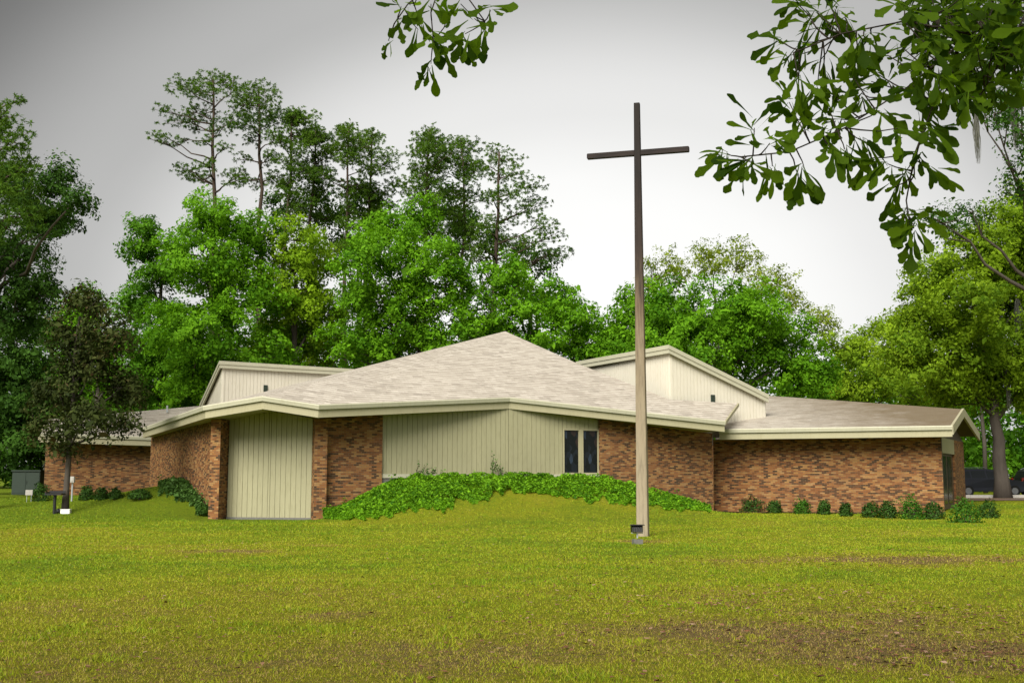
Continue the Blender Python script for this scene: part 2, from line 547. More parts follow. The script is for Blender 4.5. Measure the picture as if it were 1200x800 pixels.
# grass blades, finer and denser close by
nb = 650000
yb = 7.0 * np.exp(rng.random(nb) * math.log(56 / 7.0)); xb = (rng.random(nb) * 2 - 1) * (yb * .53 + 1.5)
tt = (xb - W0[0]) * WD[0] + (yb - W0[1]) * WD[1]; dd = (xb - W0[0]) * WN[0] + (yb - W0[1]) * WN[1]
keep = ~((dd < 0) & (tt > -4)) & (yb < 55)
dn = dryness(xb, yb)
keep &= rng.random(nb) > dn * .42
clump = fbm(xb * 3, yb * 3, 77, 2)
keep &= rng.random(nb) < .35 + 1.2 * clump
xb, yb, dn, clump = xb[keep], yb[keep], dn[keep], clump[keep]; nb = len(xb)
zb = ground(xb, yb)
hh = (.008 + .018 * rng.random(nb) * (.5 + clump)) * (1 + .012 * yb)
ww = .002 + .00030 * yb
an = rng.random(nb) * 2 * math.pi
hh = hh * (1 + .8 * sm(.56, .70, fbm(xb * 1.7, yb * 1.7, 51, 3)))
lean = rng.normal(0, .6, (nb, 2)) * hh[:, None]
b0 = np.stack([xb - ww * np.cos(an), yb - ww * np.sin(an), zb - .004], 1)
b1 = np.stack([xb + ww * np.cos(an), yb + ww * np.sin(an), zb - .004], 1)
b2 = np.stack([xb + lean[:, 0], yb + lean[:, 1], zb + hh], 1)
gv = np.stack([b0, b1, b2], 1).reshape(-1, 3)
tuft = sm(.56, .70, fbm(xb * 1.7, yb * 1.7, 51, 3)) * (rng.random(nb) < .8)
tn = np.clip(dn + rng.normal(0, .26, nb) - .38 * tuft, 0, 1)
q = NT('grass_blade'); c = q.ramp(q.attr('tint'), [(0, (.13, .22, .006)), (.3, (.28, .345, .010)), (.72, (.35, .33, .02)), (1, (.32, .225, .075))])
q.set(c, .6, .2); tr = q.n('ShaderNodeBsdfTranslucent'); q.t.links.new(c, tr.inputs[0])
ms = q.n('ShaderNodeMixShader'); ms.inputs[0].default_value = .3
q.t.links.new(q.b.outputs[0], ms.inputs[1]); q.t.links.new(tr.outputs[0], ms.inputs[2]); q.t.links.new(ms.outputs[0], q.out.inputs[0])
gr = link('grass', fast_mesh('grass', gv, np.arange(nb * 3).reshape(-1, 3), {'tint': np.repeat(tn, 3)}, [q.m]))
tag(gr, 'short patchy mown grass covering the front lawn', 'grass', kind='stuff')

# dead leaves lying in patches
nl = 60000
yl = 8.0 * np.exp(rng.random(nl) * math.log(40 / 8.0)); xl = (rng.random(nl) * 2 - 1) * (yl * .53 + 1)
pr = np.zeros(nl) + .05
for c_, rx, ry, a in patch[:3] + patch[6:8]:
    pr += a * np.exp(-((xl - c_.x) / rx) ** 2 - ((yl - c_.y) / ry) ** 2)
kp = rng.random(nl) < pr * (.25 + fbm(xl * 1.5, yl * 1.5, 3, 2)); xl, yl = xl[kp], yl[kp]; nl = len(xl)
sz = .018 + .022 * rng.random(nl); a_ = rng.random(nl) * 6.283; zl = ground(xl, yl) + .015 + .02 * rng.random(nl)
ca, sa = np.cos(a_), np.sin(a_)
def lv(u, v_, dz): return np.stack([xl + sz * (u * ca - v_ * sa), yl + sz * (u * sa + v_ * ca), zl + sz * dz], 1)
q0 = np.stack([lv(-1, 0, rng.random(nl) * .5), lv(0, -.55, rng.random(nl) * .6), lv(1, 0, rng.random(nl) * .5), lv(0, .55, rng.random(nl) * .6)], 1).reshape(-1, 3)
q = NT('dead_leaf'); q.set(q.ramp(q.attr('tint'), [(0, (.06, .028, .014)), (.7, (.17, .075, .035)), (1, (.30, .20, .13))]), .8, .2)
lo = link('leaf_litter', fast_mesh('leaf_litter', q0, np.arange(nl * 4).reshape(-1, 4), {'tint': np.repeat(rng.random(nl), 4)}, [q.m]))
tag(lo, 'dead brown leaves strewn in patches over the lawn', 'leaf litter', kind='stuff')

# driveway at the right rear, with a pale kerb
mb = MB()
dx = np.linspace(19.5, 60, 30)
def drv(x): return 57.5 + .02 * (x - 20), 64.5 + .02 * (x - 20)
for a, b in zip(dx[:-1], dx[1:]):
    for k in range(6):
        ya = [drv(a)[0] + (drv(a)[1] - drv(a)[0]) * (k + j) / 6 for j in (0, 1)]; yb_ = [drv(b)[0] + (drv(b)[1] - drv(b)[0]) * (k + j) / 6 for j in (0, 1)]
        mb.face([(a, ya[0], gz(a, ya[0]) + .03), (b, yb_[0], gz(b, yb_[0]) + .03), (b, yb_[1], gz(b, yb_[1]) + .03), (a, ya[1], gz(a, ya[1]) + .03)])
q = NT('driveway'); n1 = q.noise(1.2, q.coord('Object'), 5); q.set(q.ramp(n1, [(.35, (.10, .085, .07)), (.65, (.17, .10, .055))]), .9, .2)
tag(mb.build('driveway', q.m), 'leaf strewn grey driveway beyond the right wing', 'driveway', kind='structure')
mb = MB()
for a, b in zip(dx[:-1], dx[1:]):
    y0, y1 = drv(a)[1] + .1, drv(b)[1] + .1
    mb.box(((a + b) / 2, (y0 + y1) / 2, gz(a, y0) + .08), (b - a - .01, .15, .24), math.atan2(y1 - y0, b - a))
tag(mb.build('kerb', M['concrete']), 'pale concrete kerb along the driveway', 'kerb', kind='structure')

# ------------------------------------------------------------------ the church building
church = empty('church_building', (0, 48, 0))
OFF = Vector((0, 48, 0))
tag(church, 'low brick church with beige siding and wide shingled folded roofs', 'church')


def part(mb, name, mats, parent=None, smooth=False):
    """geometry given in world coordinates, parented to the church"""
    return local(mb, OFF).build(name, mats, parent or church, smooth)


E0 = P(168.6, 502, 54.5); E1 = P(242, 476, 41.5); E2 = P(309, 464.7, 40.4); E3 = P(373, 474.7, 40.4)
E5 = P(848.5, 493.7, 48.5); AP = P(592, 388, 57.0)


def plane(a, b, c):
    n = (b - a).cross(c - a).normalized(); return a, n


def hit(px, py, pl):
    d = ray(px, py); o = Vector((0, 0, EYE)); t = (pl[0] - o).dot(pl[1]) / d.dot(pl[1])
    return o + d * t


PLR = plane(AP, E3, E5)
E4 = hit(596, 466, PLR)

R_ = hit(864, 472.6, PLR); D_ = hit(785, 468, PLR); D2_ = hit(676, 425.5, PLR)
BK = Vector((E5.x - 10, E5.y + 20, 4.0)); BL = Vector((E0.x + 8, E0.y + 14, 4.0))


def roof(mb, pts, u, th=.12, mi=0):
    pts = [Vector(p) for p in pts]; u = Vector(u).normalized()
    n = None
    for i in range(1, len(pts) - 1):
        c = (pts[i] - pts[0]).cross(pts[i + 1] - pts[0])
        if c.length > 1e-4: n = c.normalized(); break
    if n.z < 0: pts.reverse(); n = -n
    v = n.cross(u).normalized(); u = v.cross(n)
    if v.z < 0: v = -v
    uv = [((p - pts[0]).dot(u) + 50, (p - pts[0]).dot(v) + 50) for p in pts]
    mb.face(pts, uv, mi)
    lo = [p - Vector((0, 0, th)) for p in pts]
    mb.face(list(reversed(lo)), list(reversed(uv)), mi)
    for i in range(len(pts)):
        j = (i + 1) % len(pts)
        mb.quad(lo[i], lo[j], pts[j], pts[i], mi)


mb = MB()
roof(mb, [AP, E2, E3], E3 - E2)
roof(mb, [AP, E3, E4, E5, R_, D_, D2_], E5 - E3)
roof(mb, [AP, E1, E2], E2 - E1); roof(mb, [AP, E0, E1], E1 - E0)
roof(mb, [AP, BL, E0], E0 - BL); roof(mb, [AP, BK, BL], BL - BK)
part(mb, 'roof', M['shingle'])

GUT = [(-.05, .02), (.13, .02), (.15, -.02), (.12, -.16), (-.05, -.16)]
BRD = [(-.10, -.163), (.035, -.163), (.035, -.45), (-.10, -.45)]


def outs(pts, center):
    res = []
    for i in range(len(pts)):
        ns = []
        for a, b in ((i - 1, i), (i, i + 1)):
            if a < 0 or b >= len(pts): continue
            d = pts[b] - pts[a]; n = Vector((d.y, -d.x, 0)).normalized()
            if n.dot(pts[a] - center) < 0: n = -n
            ns.append(n)
        s_ = sum(ns, Vector()); s_.normalize()
        res.append(s_ / max(.5, s_.dot(ns[0])))
    return res


CEN = Vector((-3, 54, 4))
line = [E0, E1, E2, E3, E4, E5]
oo = outs(line, CEN)
mb = MB(); mb.sweep(line, GUT, oo); part(mb, 'gutter', M['trim'])
mb = MB(); mb.sweep(line, BRD, oo); part(mb, 'fascia', M['fascia'])
# drip edge shadow line of the shingles is real: shingles overhang the gutter slightly
mb = MB(); mb.sweep([E5 + Vector((0.05, 0, 0)), R_ + Vector((.05, 0, 0))], [(-.03, .02), (.04, .02), (.04, -.13), (-.03, -.13)], [Vector((.9, -.4, 0)).normalized()] * 2)
part(mb, 'rake_board', M['fascia'])

# walls: right-hand front
Wv, Dv, Nv = Vector((*W0, 0)), Vector((*WD, 0)), Vector((*WN, 0))
def wp(t, d=0): return Wv + Dv * t + Nv * d
def t_at(px):
    k = (px - 600) / F_PX / CP
    # X/Y relation near the horizon
    k = ((px - 600) / F_PX) / CP
    return (k * W0[1] - W0[0]) / (WD[0] - k * WD[1])
tA, tB, tC, tD = .35, t_at(450), t_at(702), t_at(832)
zs0, zs4, zs5 = E3.z - .40, E4.z - .40, E5.z - .40
te4 = (E4 - Wv).dot(Dv); te5 = (E5 - Wv).dot(Dv)
def zsoff(t): return zs0 + (zs4 - zs0) * t / te4 if t < te4 else zs4 + (zs5 - zs4) * (t - te4) / (te5 - te4)
inw = (-Nv.x, -Nv.y)
mb = MB(); mb.wallbox(wp(tA), wp(tB), -.3, zsoff(tA), .35, z1b=zsoff(tB), inward=inw); part(mb, 'brick_wall', M['brick'])
mb = MB(); mb.wallbox(wp(tC), wp(tD), -.3, zsoff(tC), .35, z1b=zsoff(tD), inward=inw); part(mb, 'brick_wall', M['brick'])
# return of the brick at its right end to the wing
mb = MB(); e = wp(tD); mb.wallbox((e.x + .01, e.y + .01), (e.x - 1.5, e.y + 3.2), -.3, zsoff(tD) - .02, .3, inward=(-1, -.5)); part(mb, 'brick_wall', M['brick'])


def siding(mb, a, b, z0, z1, z0b, z1b, out, s=.215, gw=.02, gd=.02, uo=0):
    a, b = Vector((a[0], a[1], 0)), Vector((b[0], b[1], 0)); L = (b - a).length; d = (b - a) / L; o = Vector((out[0], out[1], 0)).normalized()
    def pt(u, off, top):
        p = a + d * u + o * off; k = u / L
        p.z = (z1 + (z1b - z1) * k) if top else (z0 + (z0b - z0) * k)
        return p
    u = 0
    while u < L - 1e-4:
        e_ = min(u + s, L); g = max(u, e_ - gw)
        for (ua, oa), (ub, ob) in (((u, 0), (g, 0)), ((g, 0), (g, -gd)), ((g, -gd), (e_, -gd)), ((e_, -gd), (e_, 0))):
            p0, p1, p2, p3 = pt(ua, oa, 0), pt(ub, ob, 0), pt(ub, ob, 1), pt(ua, oa, 1)
            mb.face((p0, p1, p2, p3), ((ua, p0.z), (ub, p1.z), (ub, p2.z), (ua, p3.z)))
        u = e_
    # backing
    mb.face([pt(0, -.12, 0), pt(0, -.12, 1), pt(L, -.12, 1), pt(L, -.12, 0)])
    mb.face([pt(0, 0, 1), pt(L, 0, 1), pt(L, -.12, 1), pt(0, -.12, 1)])
    mb.face([pt(0, 0, 0), pt(0, -.12, 0), pt(L, -.12, 0), pt(L, 0, 0)])
    mb.face([pt(0, 0, 0), pt(0, 0, 1), pt(0, -.12, 1), pt(0, -.12, 0)])
    mb.face([pt(L, 0, 0), pt(L, -.12, 0), pt(L, -.12, 1), pt(L, 0, 1)])


sid_d = -.12
z_sill = 1.70
tw = [t_at(p) for p in (658, 662, 679, 684, 701, 703)]; tw[0] = tw[1] - .075; gpm = (tw[3] - tw[2]) / 2 - .003
mb = MB()
siding(mb, wp(tB, sid_d), wp(te4, sid_d), z_sill, zsoff(tB), z_sill, zsoff(te4), WN)
siding(mb, wp(te4, sid_d), wp(tw[0], sid_d), z_sill, zsoff(te4), z_sill, zsoff(tw[0]), WN)
zw1 = P(680, 504, wp(tw[2]).y).z
siding(mb, wp(tw[0], sid_d), wp(tC, sid_d), zw1 + .06, zsoff(tw[0]), zw1 + .06, zsoff(tC), WN)
part(mb, 'siding_panel', M['siding'])
mb = MB(); a, b = wp(tB, -.06), wp(tC, -.06); mb.wallbox(a, b, z_sill - .16, z_sill - .004, .12, inward=inw); part(mb, 'sill_board', M['trim'])
mb = MB(); a, b = wp(tB, -.10), wp(tC, -.10); mb.wallbox(a, b, -.3, z_sill - .165, .12, inward=inw); part(mb, 'foundation_wall', M['block'])
for ta, tb, wl_, wr_ in ((tw[1], tw[2], .072, gpm), (tw[3], tw[4], gpm, tC - tw[4] - .004)):
    mb = MB(); z0, z1 = z_sill + .02, zw1
    for (u0, u1, k0, k1) in ((ta - wl_, ta, z0 - .02, z1 + .06), (tb, tb + wr_, z0 - .02, z1 + .06)):
        mb.wallbox(wp(u0, sid_d + .03), wp(u1, sid_d + .03), k0, k1, .12, inward=inw)
    mb.wallbox(wp(ta, sid_d + .025), wp(tb, sid_d + .025), z1, z1 + .058, .11, inward=inw)
    mb.wallbox(wp(ta, sid_d + .025), wp(tb, sid_d + .025), z0 - .02, z0 + .04, .11, inward=inw)
    fr = part(mb, 'window', M['fascia'])
    mb = MB(); mb.wallbox(wp(ta, sid_d - .05), wp(tb, sid_d - .05), z0 + .04, z1, .03, inward=inw)
    part(mb, 'pane', M['leaded'], fr)

# bay at the near corner
bl, br = XY(272, 43.2), XY(371.5, 42.25)
bd = (br - bl).normalized(); bn = Vector((bd.y, -bd.x, 0))
if bn.y > 0: bn = -bn
binw = (-bn.x, -bn.y)
mid = (bl + br) / 2
mb = MB()
siding(mb, bl, mid, gz(bl.x, bl.y) + .02, E1.z - .40, gz(mid.x, mid.y) + .02, E2.z - .36, bn, s=.215)
siding(mb, mid, br, gz(mid.x, mid.y) + .02, E2.z - .36, gz(br.x, br.y) + .02, E3.z - .40, bn, s=.215)
part(mb, 'siding_panel', M['siding'])
mb = MB(); mb.wallbox(bl + bn * .05, br + bn * .05, -.3, .055, .3, inward=binw); part(mb, 'foundation_wall', M['block'])
# piers either side of the bay
pr0, pr1 = XY(371.5, 41.75), XY(386, 41.9)
mb = MB()
ring = [pr0, pr1, wp(tA + .25) , wp(tA, -.35) + Vector((-.1, .3, 0))]
for i in range(4):
    j = (i + 1) % 4; mb.wallquad(ring[i], ring[j], -.3, E3.z - .43, 0, i * .675)
mb.face([Vector((p.x, p.y, E3.z - .43)) for p in ring])
part(mb, 'brick_pier', M['brick'])
pl0, pl1, pl2 = XY(250.5, 42.6), XY(262, 42.35), XY(272, 43.3)
mb = MB(); ring = [pl0, pl1, pl2, pl2 + Vector((-.3, .8, 0)), pl0 + Vector((-.25, 1.2, 0))]
for i in range(5):
    j = (i + 1) % 5; mb.wallquad(ring[i], ring[j], -.3, E1.z - .43, 0, i * .9)
mb.face([Vector((p.x, p.y, E1.z - .43)) for p in ring])
part(mb, 'brick_pier', M['brick'])

# left-hand wall running back
Lv, Ldv, Lnv = Vector((*L0, 0)), Vector((*LD, 0)), Vector((*LN, 0))
la = pl0 + Vector((-.25, 1.2, 0)); lb = XY(181.5, 55.2)
mb = MB(); mb.wallbox(lb, la, -.3, E0.z - .42, .35, z1b=E1.z - .43, inward=(.88, .47)); part(mb, 'brick_wall', M['brick'])

# soffit under the eaves
mb = MB()
def so(p, q_, r_, t_, dz=-.43):
    mb.face([Vector((a.x, a.y, b)) for a, b in ((p[0], p[1]), (q_[0], q_[1]), (r_[0], r_[1]), (t_[0], t_[1]))])
z = lambda e_: e_.z - .415
so((E3, z(E3)), (E4, z(E4)), (wp(te4, -.5), z(E4) + .004), (wp(-1, -.5), z(E3)))
so((E4, z(E4)), (E5, z(E5)), (wp(te5, -.5), z(E5)), (wp(te4, -.5), z(E4) + .004))
so((E2, z(E2) + .03), (E3, z(E3)), (br - bn * .5, z(E3)), (mid - bn * .5, z(E2) + .03))
so((E1, z(E1)), (E2, z(E2) + .03), (mid - bn * .5, z(E2) + .03), (bl - bn * .5, z(E1)))
so((E0, z(E0)), (E1, z(E1)), (la + Vector((.6, .3, 0)), z(E1)), (lb + Vector((.6, .3, 0)), z(E0)))
part(mb, 'soffit', M['soffit'])

# right wing
wEL, wER = P(843, 503.2, 50.2), P(1115.5, 499, 47.2)
wRL, wRR = P(868, 461.2, 55.6), P(1128.5, 479.3, 52.0)
PLW = plane(wEL, wER, wRR); wRL = hit(868, 461.2, PLW)
wBR = P(1147, 508, 57.3); wBL = wRL + (wRL - wEL) * .9; wBL.z = wEL.z
mb = MB(); roof(mb, [wEL, wER, wRR, wRL], wER - wEL, mi=0)
roof(mb, [wRL, wRR, wBR, wBL], wER - wEL)
part(mb, 'wing_roof', M['shingle_stain'])
WC = Vector((15, 54, 3))
o2 = outs([wEL, wER], WC)
mb = MB(); mb.sweep([wEL, wER], GUT, o2); part(mb, 'gutter', M['trim'])
mb = MB(); mb.sweep([wEL, wER], BRD, o2); part(mb, 'fascia', M['fascia'])
gn = Vector((.89, -.45, 0)).normalized()
RB = [(-.05, .035), (.05, .035), (.05, -.36), (-.05, -.36)]
mb = MB(); mb.sweep([wER - gn * .0, wRR], RB, [gn] * 2); part(mb, 'rake_board', M['soffit'])
mb = MB(); mb.sweep([wRR, wBR], RB, [gn] * 2); part(mb, 'rake_board', M['soffit'])
wl, wr = XY(833, 51.6), XY(1097.5, 48.45)
win = Vector((wr.y - wl.y, -(wr.x - wl.x), 0)).normalized()
if win.y < 0: win = -win
mb = MB(); mb.wallbox(wl, wr, -.4, wEL.z - .42, .3, z1b=wER.z - .42, inward=(win.x, win.y)); part(mb, 'brick_wall', M['brick'])
wk = XY(1123, 56.0)
gd = (wk - wr).normalized(); gi = (-gd.y, gd.x) if -gd.y < 0 else (gd.y, -gd.x)
g1, g2, g3, g4 = wr + gd * .25, wr + gd * 4.6, wr + gd * 5.0, wk
mb = MB(); mb.wallbox(g2, g4, -.4, 3.3, .3, inward=gi); part(mb, 'brick_wall', M['brick'])
mb = MB(); mb.wallbox(wr + gd * .02, g1, -.4, 3.3, .28, inward=gi); part(mb, 'door_jamb', M['dark_brown'])
mb = MB(); mb.wallbox(g1, g2, 2.62, 3.3, .2, inward=gi); part(mb, 'transom_panel', M['fascia'])
mb = MB(); mb.wallbox(g1 + Vector((*gi, 0)) * .1, g2 + Vector((*gi, 0)) * .1, .15, 2.61, .1, inward=gi); dr = part(mb, 'door', M['dark_brown'])
for k in range(2):
    mb = MB(); u0 = .5 + k * 2.0
    mb.wallbox(wr + gd * u0 + Vector((*gi, 0)) * .085, wr + gd * (u0 + 1.6) + Vector((*gi, 0)) * .085, .4, 2.5, .012, inward=gi); part(mb, 'pane', M['glass'], dr)
# gable triangle, set in from the rake
gc = (wRR - wRL).normalized() * -.9
ga, gb, gtop = wr + Vector((0, 0, 3.3)), wk + Vector((0, 0, 3.3)), wRR + gc - Vector((0, 0, .16))
mb = MB(); mb.face([ga, gb, gtop]); k_ = Vector((*gi, 0)) * .1
mb.face([gb + k_, ga + k_, gtop + k_]); mb.quad(ga, ga + k_, gb + k_, gb); mb.quad(ga, gtop, gtop + k_, ga + k_); mb.quad(gb, gb + k_, gtop + k_, gtop)
part(mb, 'gable_panel', M['dark_brown'])
mb = MB()
mb.face([wEL - Vector((0, 0, .42)), wER - Vector((0, 0, .42)), wr + Vector((win.x * .2, win.y * .2, wER.z - .42)), wl + Vector((win.x * .2, win.y * .2, wEL.z - .42))])
part(mb, 'soffit', M['soffit'])

# left wing
vEL, vER = P(46, 507.5, 57.0), P(205, 513, 58.6)
vRL, vRR = P(58, 491, 62.0), P(240, 475, 64.0)
vBL = vRL + (vRL - vEL); vBL.z = vEL.z; vBR = vRR + (vRR - vER); vBR.z = vER.z
mb = MB(); roof(mb, [vEL, vER, vRR, vRL], vER - vEL); roof(mb, [vRL, vRR, vBR, vBL], vER - vEL); part(mb, 'wing_roof', M['shingle'])
VC = Vector((-20, 63, 3)); o3 = outs([vEL, vER], VC)
mb = MB(); mb.sweep([vEL, vER], GUT, o3); part(mb, 'gutter', M['trim'])
mb = MB(); mb.sweep([vEL, vER], BRD, o3); part(mb, 'fascia', M['fascia'])
mb = MB(); mb.sweep([vEL, vRL], RB, [Vector((-1, 0, 0))] * 2); part(mb, 'rake_board', M['fascia'])
vl, vr = XY(60, 58.3), XY(200, 59.6)
mb = MB(); mb.wallbox(vl, vr, -.3, vEL.z - .43, .3, z1b=vER.z - .43, inward=(0, 1)); part(mb, 'brick_wall', M['brick'])
mb = MB(); mb.wallbox((vl.x + .02, vl.y + 8), (vl.x + .02, vl.y + .3), -.3, vEL.z - .43, .3, inward=(1, 0)); part(mb, 'brick_wall', M['brick'])
mb = MB(); mb.tube([P(196, 483, 62.0), P(196, 475, 62.0)], .055, 10); part(mb, 'vent_pipe', M['grey_metal'])
mb = MB()
mb.face([vEL - Vector((0, 0, .42)), vER - Vector((0, 0, .42)), vr + Vector((0, .2, vER.z - .42)), vl + Vector((0, .2, vEL.z - .42))])
part(mb, 'soffit', M['soffit'])

# roof monitors with siding faces
def monitor(T, T2, K, zb, name_label, vent):
    """T high near corner, T2 far end of the high edge, K low end of the rake; walls reach down to zb"""
    base = lambda p, z_: Vector((p.x, p.y, z_))
    c = T + (T2 - T) + (K - T)
    ins = .18
    mon = empty('roof_monitor', (0, 0, 0)); mon.parent = church
    tl = T - Vector((0, 0, .34))
    nA = Vector(((T2 - T).y, -(T2 - T).x, 0)).normalized()
    if nA.dot(K - T) > 0: nA = -nA
    nB = Vector(((K - T).y, -(K - T).x, 0)).normalized()
    if nB.dot(T2 - T) > 0: nB = -nB
    Ti = T - nA * ins - nB * ins
    Ai = T2 - nA * ins; Bi = K - nB * ins
    zt = T.z - .30
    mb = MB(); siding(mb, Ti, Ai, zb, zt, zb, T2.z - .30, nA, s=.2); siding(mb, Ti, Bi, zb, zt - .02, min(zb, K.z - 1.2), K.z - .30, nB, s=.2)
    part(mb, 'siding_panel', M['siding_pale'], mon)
    mb = MB(); roof(mb, [T, T2, c, K], K - T, .1); part(mb, 'monitor_roof', M['shingle'], mon)
    FB = [(-.06, .03), (.03, .03), (.03, -.34), (-.06, -.34)]; FT = [(-.06, .075), (.07, .075), (.07, -.10), (-.06, -.10)]
    for a_, b_, n_ in ((T, T2, nA), (T, K, nB)):
        pts = [a_, b_]; mb = MB(); e0 = (nA + nB) if True else n_
        oo_ = [e0 / max(.5, e0.dot(n_)) if e0.length else n_, n_]
        mb.sweep(pts, FB, oo_); part(mb, 'fascia', M['trim'], mon)
        mb = MB(); mb.sweep(pts, [(.031, .035), (.065, .035), (.065, -.15), (.031, -.15)], oo_); part(mb, 'fascia_trim', M['trim'], mon)
    if vent:
        px, py = vent[:2]
        mb = MB(); u = None
        d = ray(px, py); o = Vector((0, 0, EYE)); n_ = nB if abs(d.dot(nB)) > 0 else nA
        face_pt, face_n = (Ti, nB) if vent[2:] == () else (Ti, nA)
        t = (face_pt - o).dot(face_n) / d.dot(face_n); p = o + d * t + face_n * .03
        mb.box(p, (.22, .06, .36), math.atan2(face_n.x, -face_n.y))
        part(mb, 'vent', M['green_metal'], mon)
    return mon


Tr = Vector((D_.x, D_.y, 0)); Tr.z = P(784.5, 405, D_.y).z
k = (425 - 0)
def same_z(px, py, z_):
    d = ray(px, py); t = (z_ - EYE) / d.z; return Vector((0, 0, EYE)) + d * t
T2r = same_z(676, 424.5, Tr.z)
Kr = P(900, 463.2, D_.y + 3.0)
monitor(Tr, T2r, Kr, 3.4, None, (835, 467))
Tl = P(258, 423.5, 58.5); T2l = same_z(414, 433, Tl.z); Kl = P(235, 474.5, 63.0)
monitor(Tl, T2l, Kl, 4.0, None, (311, 455, 1))
for o in kids(church):
    if o.type == 'EMPTY':
        o.location = (0, 0, 0)

# closing walls at the back
mb = MB(); mb.wallbox(XY(200, 60), XY(240, 75), -.3, 3.6, .3, inward=(1, 0)); mb.wallbox(XY(240, 75), (12, 72), -.3, 3.6, .3, inward=(0, -1))
mb.wallbox((12, 72), (14, 57), -.3, 3.5, .3, inward=(-1, 0)); part(mb, 'brick_wall', M['brick'])

# ------------------------------------------------------------------ the cross and its floodlight
cb = G(753.5, 628)
cross = empty('standing_cross', cb, math.radians(-15))
tag(cross, 'tall slender cross, dark above and weathered cream below, on lawn', 'cross')
Hc = P(746.5, 121.5, cb.y).z - cb.z
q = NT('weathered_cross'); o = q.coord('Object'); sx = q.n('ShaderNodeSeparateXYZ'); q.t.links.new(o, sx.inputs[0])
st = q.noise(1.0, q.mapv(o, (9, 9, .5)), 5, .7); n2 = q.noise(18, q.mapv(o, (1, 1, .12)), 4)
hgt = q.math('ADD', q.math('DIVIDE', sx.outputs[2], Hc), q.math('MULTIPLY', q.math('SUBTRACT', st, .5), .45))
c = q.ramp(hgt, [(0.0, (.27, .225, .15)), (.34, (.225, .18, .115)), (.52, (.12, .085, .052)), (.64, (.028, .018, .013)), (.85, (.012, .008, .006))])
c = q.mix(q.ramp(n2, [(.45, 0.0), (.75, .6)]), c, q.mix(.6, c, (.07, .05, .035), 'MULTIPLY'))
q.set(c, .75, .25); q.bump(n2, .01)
mb = MB(); w0, w1 = .155, .080
zz = np.linspace(-.3, Hc, 9)
prev = None
for z_ in zz:
    h = w0 + (w1 - w0) * max(z_, 0) / Hc; bv = .012
    r = [Vector((x, y, z_)) for x, y in ((-h + bv, -h), (h - bv, -h), (h, -h + bv), (h, h - bv), (h - bv, h), (-h + bv, h), (-h, h - bv), (-h, -h + bv))]
    if prev: mb.prism(prev, r, 0, False)
    prev = r
mb.face(prev)
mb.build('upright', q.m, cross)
za = P(748, 179.5, cb.y).z - cb.z
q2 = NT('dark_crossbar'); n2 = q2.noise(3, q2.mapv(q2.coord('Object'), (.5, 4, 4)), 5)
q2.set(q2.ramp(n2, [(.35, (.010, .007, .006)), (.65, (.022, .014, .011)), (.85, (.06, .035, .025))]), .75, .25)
mb = MB(); hb = .085; L = 1.44
for sgn in (-1, 1):
    x0, x1 = sgn * .085, sgn * (L - .02)
    ra = lambda x, k: [Vector((x, y, za + z_)) for y, z_ in ((-k, -k), (k, -k), (k, k), (-k, k))]
    rr = [ra(sgn * .07, hb - .012), ra(x1, hb - .012), ra(sgn * L, hb - .03)]
    for u, v in zip(rr[:-1], rr[1:]): mb.prism(u if sgn > 0 else v, v if sgn > 0 else u, 0, False)
    mb.face(rr[-1])
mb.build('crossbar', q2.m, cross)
mb = MB(); mb.box((0, 0, .03), (.5, .5, .06)); 

fb = G(747, 637)
fl = empty('floodlight', fb)
tag(fl, 'small black floodlight on a concrete block before the cross', 'floodlight')
mb = MB(); mb.box((0, 0, .04), (.22, .2, .14), .2); mb.build('base_block', M['block'], fl)
mb = MB(); mb.tube([(0, 0, .14), (0, 0, .26)], .02, 8); mb.tube([(-.14, 0, .26), (.14, 0, .26)], .012, 6); mb.build('bracket', M['grey_metal'], fl)
mb = MB()
r0 = [Vector((-.15, .10, .27)), Vector((.15, .10, .27)), Vector((.15, .14, .45)), Vector((-.15, .14, .45))]
r1 = [Vector((-.12, -.10, .29)), Vector((.12, -.10, .29)), Vector((.12, -.07, .40)), Vector((-.12, -.07, .40))]
mb.prism(r0, r1)
for k in range(5): mb.box((-.1 + .05 * k, -.09, .36), (.012, .07, .12))
mb.box((0, .02, .452), (.34, .26, .015)); hs = mb.build('lamp_housing', M['black_metal'], fl)
mb = MB(); mb.quad((-.13, .1215, .30), (.13, .1215, .30), (.13, .147, .44), (-.13, .147, .44)); mb.quad((-.13, .1415, .30), (-.13, .167, .44), (.13, .167, .44), (.13, .1415, .30)); mb.build('lens', M['lens'], hs)

# ------------------------------------------------------------------ foliage machinery
def leaf_mesh(name, c, nrm, size, tint, mat, aspect=.6):
    """one rhombic leaf per row: centres, normals, lengths, tints"""
    n = len(c)
    nrm = nrm / np.maximum(np.linalg.norm(nrm, axis=1, keepdims=True), 1e-6)
    r = rng.normal(size=(n, 3)); u = np.cross(nrm, r); u /= np.maximum(np.linalg.norm(u, axis=1, keepdims=True), 1e-6)
    v = np.cross(nrm, u); s = size[:, None]
    fold = nrm * s * .12
    q0 = np.stack([c - u * s * .5, c - v * s * aspect * .5 + fold, c + u * s * .5, c + v * s * aspect * .5 + fold], 1).reshape(-1, 3)
    return fast_mesh(name, q0, np.arange(n * 4).reshape(-1, 4), {'tint': np.repeat(np.clip(tint, 0, 1), 4)}, [mat])


def unit(n):
    v = rng.normal(size=(n, 3)); return v / np.linalg.norm(v, axis=1, keepdims=True)


